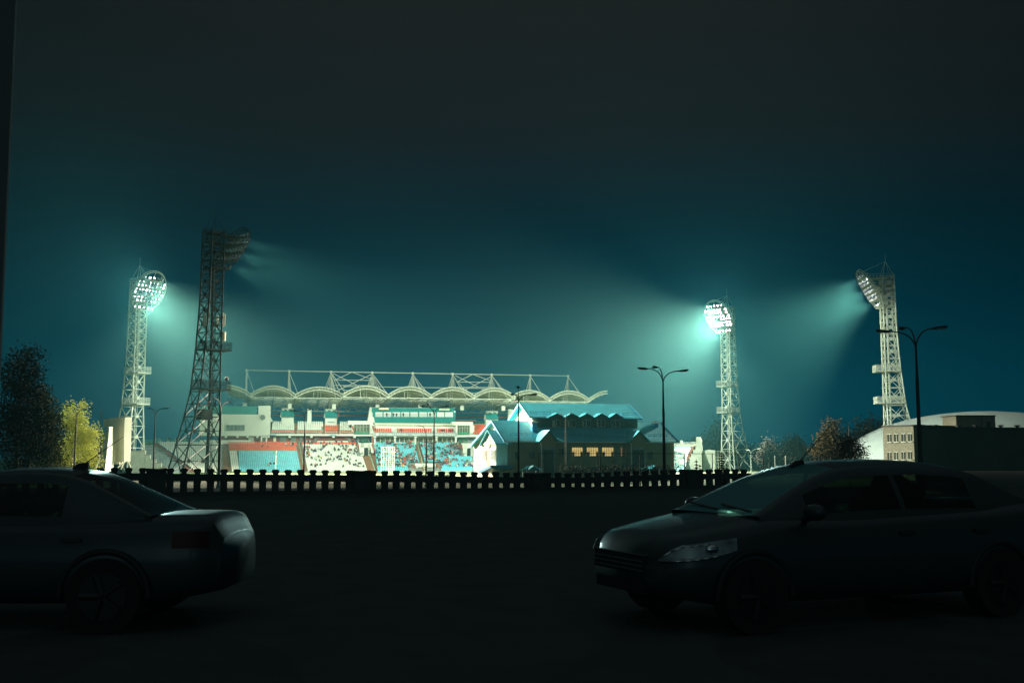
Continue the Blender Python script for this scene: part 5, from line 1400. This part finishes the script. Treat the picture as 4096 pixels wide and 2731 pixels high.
def crowd(spots, n, where, group, clump, cap, seed, cond=None):
    r_ = random.Random(seed); free = [q for q in spots if (cond is None or cond(*proj(SF.w(q[0],q[1],q[2]+.6)))) and proj(SF.w(q[0],q[1],q[2]+.4))[1] < 1872]
    seeds = [r_.choice(free) for _ in range(max(1, int(n/clump)))]; used = set(); out = []
    while len(out) < n:
        c = r_.choice(seeds); rr = 1 if r_.random() < .8 else 4
        q = min(free, key=lambda p: (p[0]-c[0]-r_.gauss(0,1.1*rr))**2+(p[1]-c[1]-r_.gauss(0,.9*rr))**2+(100 if p in used else 0))
        if q in used:
            q = r_.choice(free)
            if q in used: continue
        used.add(q); out.append(q)
    rest = []
    for i, q in enumerate(out):
        cn = r_.choice(cols); loc = SF.w(q[0], q[1]+.14, q[2]); rz = SF.ang+r_.gauss(0,.25)
        row_ = sorted(p[0] for p in free if abs(p[1]-q[1]) < .1); f_ = (q[0]-row_[0])/max(.1, row_[-1]-row_[0]); side = "left side" if f_ < .33 else "right side" if f_ > .67 else "middle"
        k_ = (q[1]+46)/22.; band = "" if "orange row" in where else ", lower rows" if k_ < .36 else ", upper rows" if k_ > .7 else ", middle rows"
        if i < cap: put("seated", cn, loc, rz, "spectator in %s jacket %s%s, %s" % (word[cn], where, band, side), group)
        else: rest.append((cn, loc, rz))
    return rest
crowd(spA, 9, "on the nearly empty leftmost seat block", "few spectators on the left seat block", 2.5, 99, 1, lambda x, y: x > 985)
crowd(spB, 92, "among the white seats", "spectators on the white seats", 2.2, 99, 2)
crowd(spBo, 16, "on the orange row above the white seats", "spectators on the orange top row", 4, 99, 3)
rest = crowd(spC, 150, "on blue seats left of central stairs", "spectators on the blue seats", 4, 84, 4)
rest += crowd(spD, 150, "on blue seats right of central stairs", "spectators on the blue seats", 4, 84, 5)
m_verts = []
bm = bmesh.new(); cm = {}
mats_all = []
for cn, loc, rz in rest:
    me = PM["seated", cn]; n0 = len(bm.verts); f0 = len(bm.faces); bm.from_mesh(me); bm.verts.ensure_lookup_table(); bm.faces.ensure_lookup_table()
    M_ = Matrix.Translation(loc) @ Matrix.Rotation(rz, 4, 'Z')
    for v in bm.verts[n0:]: v.co = M_ @ v.co
    for f_ in bm.faces[f0:]:
        mt = me.materials[f_.material_index]
        if mt not in mats_all: mats_all.append(mt)
        f_.material_index = mats_all.index(mt)
me = bpy.data.meshes.new("crowd"); bm.to_mesh(me); bm.free()
for mt in mats_all: me.materials.append(mt)
o = bpy.data.objects.new("crowd", me); COL.objects.link(o); tag(o, "the rest of the scattered crowd on the blue seats", "crowd", kind="stuff")
# people standing about
def stand_at(px, yfoot, t, cn, label, group=None, pose="standing"):
    p_ = SF.pt(px, yfoot, t); return put(pose, cn, p_, SF.ang+rnd.uniform(-.4,.4), label, group)
stand_at(1028, 1777, -24.1, "dark", "person in dark clothes standing on the walkway left of the white doorway")
stand_at(1411, 1779, -24.6, "dark", "person in dark clothes standing at the top right of the white seats")
stand_at(1424, 1780, -24.8, "navy", "person in navy jacket standing beside the vomitory above the white seats")
stand_at(1477, 1822, -34.6, "grey", "person in grey standing at the right side of the vomitory doorway")
for px, cn, lab in ((1547,"dark","dark figure in the second press box window"),(1586,"navy","dark figure in the third press box window, the larger one"),(1574,"navy","blue figure at the left edge of the third press box window"),(1613,"dark","dark figure in the fourth press box window with arms apart"),(1720,"dark","dark figure in the seventh press box window")):
    p_ = SF.pt(px, 1668.5, tP+.9); put("standing", cn, V((p_.x, p_.y, SF.hit(1660,1669,tP+1.5)[1]-.25)), SF.ang, lab, "people in the press box")
for px, cn, lab in ((1605,"dark","dark figure seated among the orange box seats above the banner"),(1768,"dark","leftmost of the dark figures in the right group of box seats"),(1776,"navy","second dark figure in the right group of box seats"),(1797,"dark","third dark figure in the right group of box seats"),(1811,"navy","rightmost dark figure in the right group of box seats")):
    t = tP-2.3; z = SF.hit(1660,1725.5,t)[1]-.3; a = SF.hit(px,1720,t)[0]; put("seated", cn, SF.w(a,t+.1,z), SF.ang, lab, "people in the box seats")
# ------------------------------------------------------------------ cars
def interp(keys, x):
    ks = sorted(keys)
    if x <= ks[0][0]: return ks[0][1]
    for (a,u),(b,v) in zip(ks, ks[1:]):
        if x <= b:
            f = (x-a)/(b-a); return u+(v-u)*f
    return ks[-1][1]
def sm(keys, x, h=.10): return sum(interp(keys, x+d*h) for d in (-1,-.5,0,.5,1))/5
M_tyre = pm("tyre rubber", (.02,.02,.02), .9); M_rim = pm("alloy rim", (.035,.035,.035), .4, metal=.5)
M_hlens = pm("headlight lens", (.30,.34,.35), .12, spec=.8, var=.5, scale=6.); M_chrome = pm("bright strip", (.7,.72,.72), .15, metal=1.)
M_glass_side = glass("dark side glass", (.25,.42,.32), .03, .55)
M_glass_ws = glass("dewy windscreen", (.3,.4,.36), .4, .3, (.07,.30,.32))
M_seatc = pm("dark upholstery", (.03,.03,.03), .9); M_taill = pm("red tail lamp", (.06,.01,.01), .25)
def car(name, label, loc, heading, paint, kind, aerial):
    root = thing(name, label, "car", loc, "cars parked by the fence"); root.rotation_euler = (0,0,heading)
    def B(m_, nm, mat, par=root, smooth=True, merge=True):
        o = bpy.data.objects.new(nm, m_.mesh(nm, mat, V((0,0,0)), smooth, merge)); COL.objects.link(o); o.parent = par; return o
    K_ = kind
    zd, wk, zr = K_["deck"], K_["width"], K_["roof"]
    xf, xr = max(k[0] for k in zd), min(k[0] for k in zd)
    n = 64; rows = []
    for i in range(n+1):
        x = xf+(xr-xf)*(.5-.5*cos(pi*i/n)); d = sm(zd, x, .05); w = sm(wk, x, .06); lo = .24+.10*max(0,(abs(x)-1.7)/.55)
        s_ = d-.05; wave = .012*sin(x*2.)
        half = [(0,lo),(w*.82,lo),(w*.95,lo+.05),(w*.99,.42),(w,.55),(w*.985,min(.70,s_-.12)),(w*.965,s_-.06),(w*.93,s_-.015),(w*.84,d-.015),(w*.45,d+.012),(0,d+.02)]
        rows.append([V((x,y,z)) for y,z in half]+[V((x,-y,z)) for y,z in reversed(half[1:-1])])
    m_ = MB(); m_.grid(rows, 0, True); m_.face(rows[0]); m_.face(rows[-1])
    B(m_, "body", paint)
    zb = K_["belt"]; xs0, xs1 = max(k[0] for k in zr), min(k[0] for k in zr)
    nx, ns, nr = 56, 6, 12; G = []
    for i in range(nx+1):
        x = xs0+(xs1-xs0)*i/nx; z = max(sm(zr, x, .09), zb+.005); f = min(1, (z-zb)/.5)
        wb = min(.82, sm(wk, x, .1)*.90)-.05*(1-f); wt = .57+.16*(1-f)**1.3
        row = []
        for j in range(ns+1):
            q = j/ns; row.append(V((x, wb+(wt-wb)*q**1.2, zb-.02+(z-.13*(z-zb)-zb+.02)*q)))
        for j in range(1, nr):
            y = wt*(1-2*j/nr); row.append(V((x, y, z-.13*(z-zb)*(abs(y)/wt)**2.6)))
        row += [V((p_.x,-p_.y,p_.z)) for p_ in reversed(row[:ns+1])]
        G.append(row)
    parts = {"roof": MB(), "windscreen": MB(), "rear_window": MB(), "side_window": {}}
    L_ = len(G[0])
    for i in range(nx):
        x = (G[i][0].x+G[i+1][0].x)/2
        for j in range(L_-1):
            q = [G[i][j],G[i][j+1],G[i+1][j+1],G[i+1][j]]
            top = ns <= j < ns+nr
            zc = max(p_.z for p_ in G[i])
            if top and ns+1 <= j < ns+nr-1 and x > K_["ws"]: parts["windscreen"].face(q)
            elif top and ns+1 <= j < ns+nr-1 and x < K_["rw"]: parts["rear_window"].face(q)
            elif not top and zc-zb > .20 and (1 <= (j if j < ns else L_-2-j) < ns-1):
                side = 0 if j < ns else 1; seg = None
                for si, (a, b) in enumerate(K_["sidewin"]):
                    if a < x < b: seg = si
                if seg is None: parts["roof"].face(q)
                else: parts["side_window"].setdefault((side,seg), MB()).face(q)
            else: parts["roof"].face(q)
    B(parts["roof"], "roof", paint); B(parts["windscreen"], "windscreen", K_["wsmat"]); B(parts["rear_window"], "rear_window", K_["wsmat"])
    for k, m2 in parts["side_window"].items(): B(m2, "side_window", M_glass_side)
    for s_ in (-1, 1):
        for x in K_["wheels"]:
            y = s_*(sm(wk, x)-.10)
            m_ = MB(); m_.tube((x,y-s_*.10,.32),(x,y+s_*.115,.32),.32,n=28); w = B(m_, "wheel", M_tyre, smooth=False)
            m_ = MB(); m_.tube((x,y+s_*.10,.32),(x,y+s_*.125,.32),.205,n=20)
            for a in range(5): m_.tube((x,y+s_*.128,.32),(x+.19*cos(a*1.2566),y+s_*.128,.32+.19*sin(a*1.2566)),.03,n=5)
            B(m_, "rim", M_rim, w, False)
            m_ = MB(); yy = s_*(sm(wk, x)-.004)
            m_.grid([[V((x+(.385+.028*cos(q*pi/3))*cos(pi*a/24), yy+.022*sin(q*pi/3), .31+(.385+.028*cos(q*pi/3))*sin(pi*a/24))) for q in range(6)] for a in range(25)], 0, True)
            B(m_, "wheel_arch", M_black)
        m_ = MB(); m_.ell((K_["mirror"], s_*(.97), zb+.06), .09, .12, .075, 12, 8); m_.tube((K_["mirror"]-.01,s_*.80,zb-.02),(K_["mirror"],s_*.92,zb+.02),.03); B(m_, "door_mirror", paint)
        # headlight wrapping round the front corner
        m_ = MB(); rr = []
        for q in range(9):
            f = q/8; x = xf-.06-.62*f; w = sm(wk, x, .06)*1.0+.004; dz = sm(zd, x, .05)
            up = min(dz-.05, .745+.075*f); lo = .625+.10*f*f*.9
            rr.append([V((x, s_*w*(.985 if z > .7 else 1.), z)) for z in (lo, lo+(up-lo)*.33, lo+(up-lo)*.66, up)])
        m_.grid([[p_+V((.012, s_*.014, 0)) for p_ in r] for r in rr]); hl_ = B(m_, "headlight", M_hlens)
        m_ = MB()
        m_.path([r[0]+V((.02,s_*.022,0)) for r in rr[1:7]], .008, 4); m_.path([r[3]*.55+r[2]*.45+V((.02,s_*.022,0)) for r in rr[:6]], .007, 4)
        m_.ell(rr[5][1]*.5+rr[5][2]*.5+V((.0,s_*.018,0)), .07, .03, .045, 10, 6); B(m_, "light_strip", M_chrome, hl_)
        tl = []
        for q in range(7):
            x = xr+.10+.30*q/6; w = sm(wk, x, .06); dz = sm(zd, x, .05)
            tl.append([V((x-.008, s_*(w*.985+.008), z)) for z in (.72, .79, min(.86, dz-.06))])
        m_ = MB(); m_.grid(tl); B(m_, "tail_lamp", M_taill)
        for x in K_["handles"]:
            m_ = MB(); m_.box(W0, x-.09, x+.09, s_*(sm(wk,x)*.985)-.015, s_*(sm(wk,x)*.985)+.02, zb-.16, zb-.13); B(m_, "door_handle", paint, smooth=False)
    w = sm(wk, xf-.02)
    m_ = MB(); m_.box(W0, xf-.10, xf+.012, -w*.85, w*.85, .50, .66); gr = B(m_, "grille", M_black, smooth=False)
    m_ = MB()
    for z in (.53,.57,.61): m_.tube((xf+.016,-w*.8,z),(xf+.016,w*.8,z),.008,n=4)
    B(m_, "grille_bar", M_chrome, gr, False)
    m_ = MB(); m_.box(W0, xf-.12, xf+.01, -w*.8, w*.8, .33, .43); B(m_, "air_intake", M_black, smooth=False)
    # cabin
    for x, y, in ((.30,.36),(.30,-.36),(-.28,.36),(-.28,-.36)):
        m_ = MB(); m_.box(W0, x-.45, x+.05, y-.25, y+.25, .45, .6); m_.hull8([V((x-.45,y-.24,.6)),V((x-.32,y-.24,.6)),V((x-.32,y+.24,.6)),V((x-.45,y+.24,.6)),V((x-.62,y-.2,1.1)),V((x-.52,y-.2,1.1)),V((x-.52,y+.2,1.1)),V((x-.62,y+.2,1.1))])
        m_.ell((x-.58,y,1.15), .05,.12,.06, 8, 6); B(m_, "seat", M_seatc, smooth=False)
    m_ = MB(); m_.box(W0, K_["dash"]-.3, K_["dash"], -.7, .7, .75, .95); B(m_, "dashboard", M_seatc, smooth=False)
    m_ = MB()
    for a in range(16):
        t0, t1 = 2*pi*a/16, 2*pi*(a+1)/16
        m_.tube((K_["dash"]-.42-.05*sin(t0),.36+.18*cos(t0),.95+.17*sin(t0)),(K_["dash"]-.42-.05*sin(t1),.36+.18*cos(t1),.95+.17*sin(t1)),.014,n=5)
    B(m_, "steering_wheel", M_seatc, smooth=False)
    m_ = MB(); p0 = K_["wiper"]
    for y0, y1 in ((.5,-.05),(-.02,-.6)):
        m_.tube((p0+.03,y0,zb+.055),(p0-.03,y1,zb+.10),.011,n=5)
    B(m_, "wiper", M_black, smooth=False)
    ax, tip = aerial; z = sm(zr, ax, .09)
    m_ = MB(); m_.hull8([V((ax+.09,-.03,z-.01)),V((ax+.09,.03,z-.01)),V((ax-.09,.03,z-.01)),V((ax-.09,-.03,z-.01)),V((ax+.01,-.01,z+.05)),V((ax+.01,.01,z+.05)),V((ax-.08,.012,z+.06)),V((ax-.08,-.012,z+.06))])
    ae = B(m_, "aerial_base", M_black, smooth=False)
    m_ = MB(); m_.tube((ax-.05,0,z+.05), (ax+tip[0], tip[2], z+tip[1]), .0055, .003, n=5); B(m_, "aerial_whip", M_black, ae, False)
    return root
P_dark = pm("dark metallic paint", (.016,.034,.037), .5, metal=.0, var=.1, scale=2., coat=.4)
P_blue = pm("dark blue green paint", (.016,.034,.037), .5, metal=.0, var=.1, scale=2., coat=.4)
right = dict(deck=[(2.27,.58),(2.22,.70),(2.08,.815),(1.6,.905),(1.2,.975),(.3,.985),(-1.4,1.03),(-2.0,1.07),(-2.28,1.02),(-2.34,.90)],
    width=[(2.27,.46),(2.2,.62),(2.0,.77),(1.6,.86),(.6,.90),(-1.2,.90),(-1.8,.87),(-2.15,.80),(-2.34,.66)],
    roof=[(1.27,.975),(.9,1.17),(.57,1.33),(.3,1.425),(0,1.472),(-.55,1.487),(-1.0,1.468),(-1.35,1.41),(-1.95,1.10)],
    belt=.965, ws=.25, rw=-1.32, sidewin=[(-.28,.76),(-1.18,-.36)], wheels=(1.42,-1.38), mirror=.86, handles=(-.25,-1.15), dash=1.12, wiper=1.17, wsmat=M_glass_ws)
left = dict(deck=[(2.2,.58),(2.15,.70),(2.0,.80),(1.5,.88),(1.0,.95),(.3,.96),(-1.3,.965),(-1.7,.985),(-2.12,.985),(-2.2,.93),(-2.25,.74)],
    width=[(2.2,.48),(2.1,.64),(1.9,.76),(1.5,.82),(.4,.85),(-1.2,.85),(-1.8,.81),(-2.1,.75),(-2.25,.64)],
    roof=[(1.05,.94),(.5,1.24),(.15,1.36),(-.2,1.405),(-.6,1.41),(-.8,1.39),(-1.0,1.33),(-1.3,1.17),(-1.64,.985)],
    belt=.94, ws=.12, rw=-.88, sidewin=[(-.18,.6),(-.85,-.26)], wheels=(1.35,-1.3), mirror=.7, handles=(-.25,-1.0), dash=.95, wiper=.97, wsmat=glass("rear screen", (.3,.4,.36), .2, .4))
car("parked_car", "dark sedan with dewy windscreen and clear headlight, nose pointing left", V((3.06,10.78,0)), atan2(-.39,-.92), P_dark, right, (.30,(-.62,.46,-.15)))
car("parked_car", "dark sedan at the left, seen side-on with its boot towards the gap", V((-4.81,10.3,0)), pi, P_blue, left, (-.72,(-.42,.30,.05)))

# ------------------------------------------------------------------ render settings
S.view_settings.view_transform = 'Standard'; S.view_settings.look = 'None'; S.view_settings.exposure = .38; S.view_settings.gamma = 1.
S.render.engine = 'CYCLES'
cy = S.cycles
cy.max_bounces = 6; cy.diffuse_bounces = 3; cy.glossy_bounces = 3; cy.transparent_max_bounces = 12; cy.volume_bounces = 0
cy.use_denoising = True; cy.sample_clamp_indirect = 3.0
cy.use_light_tree = True
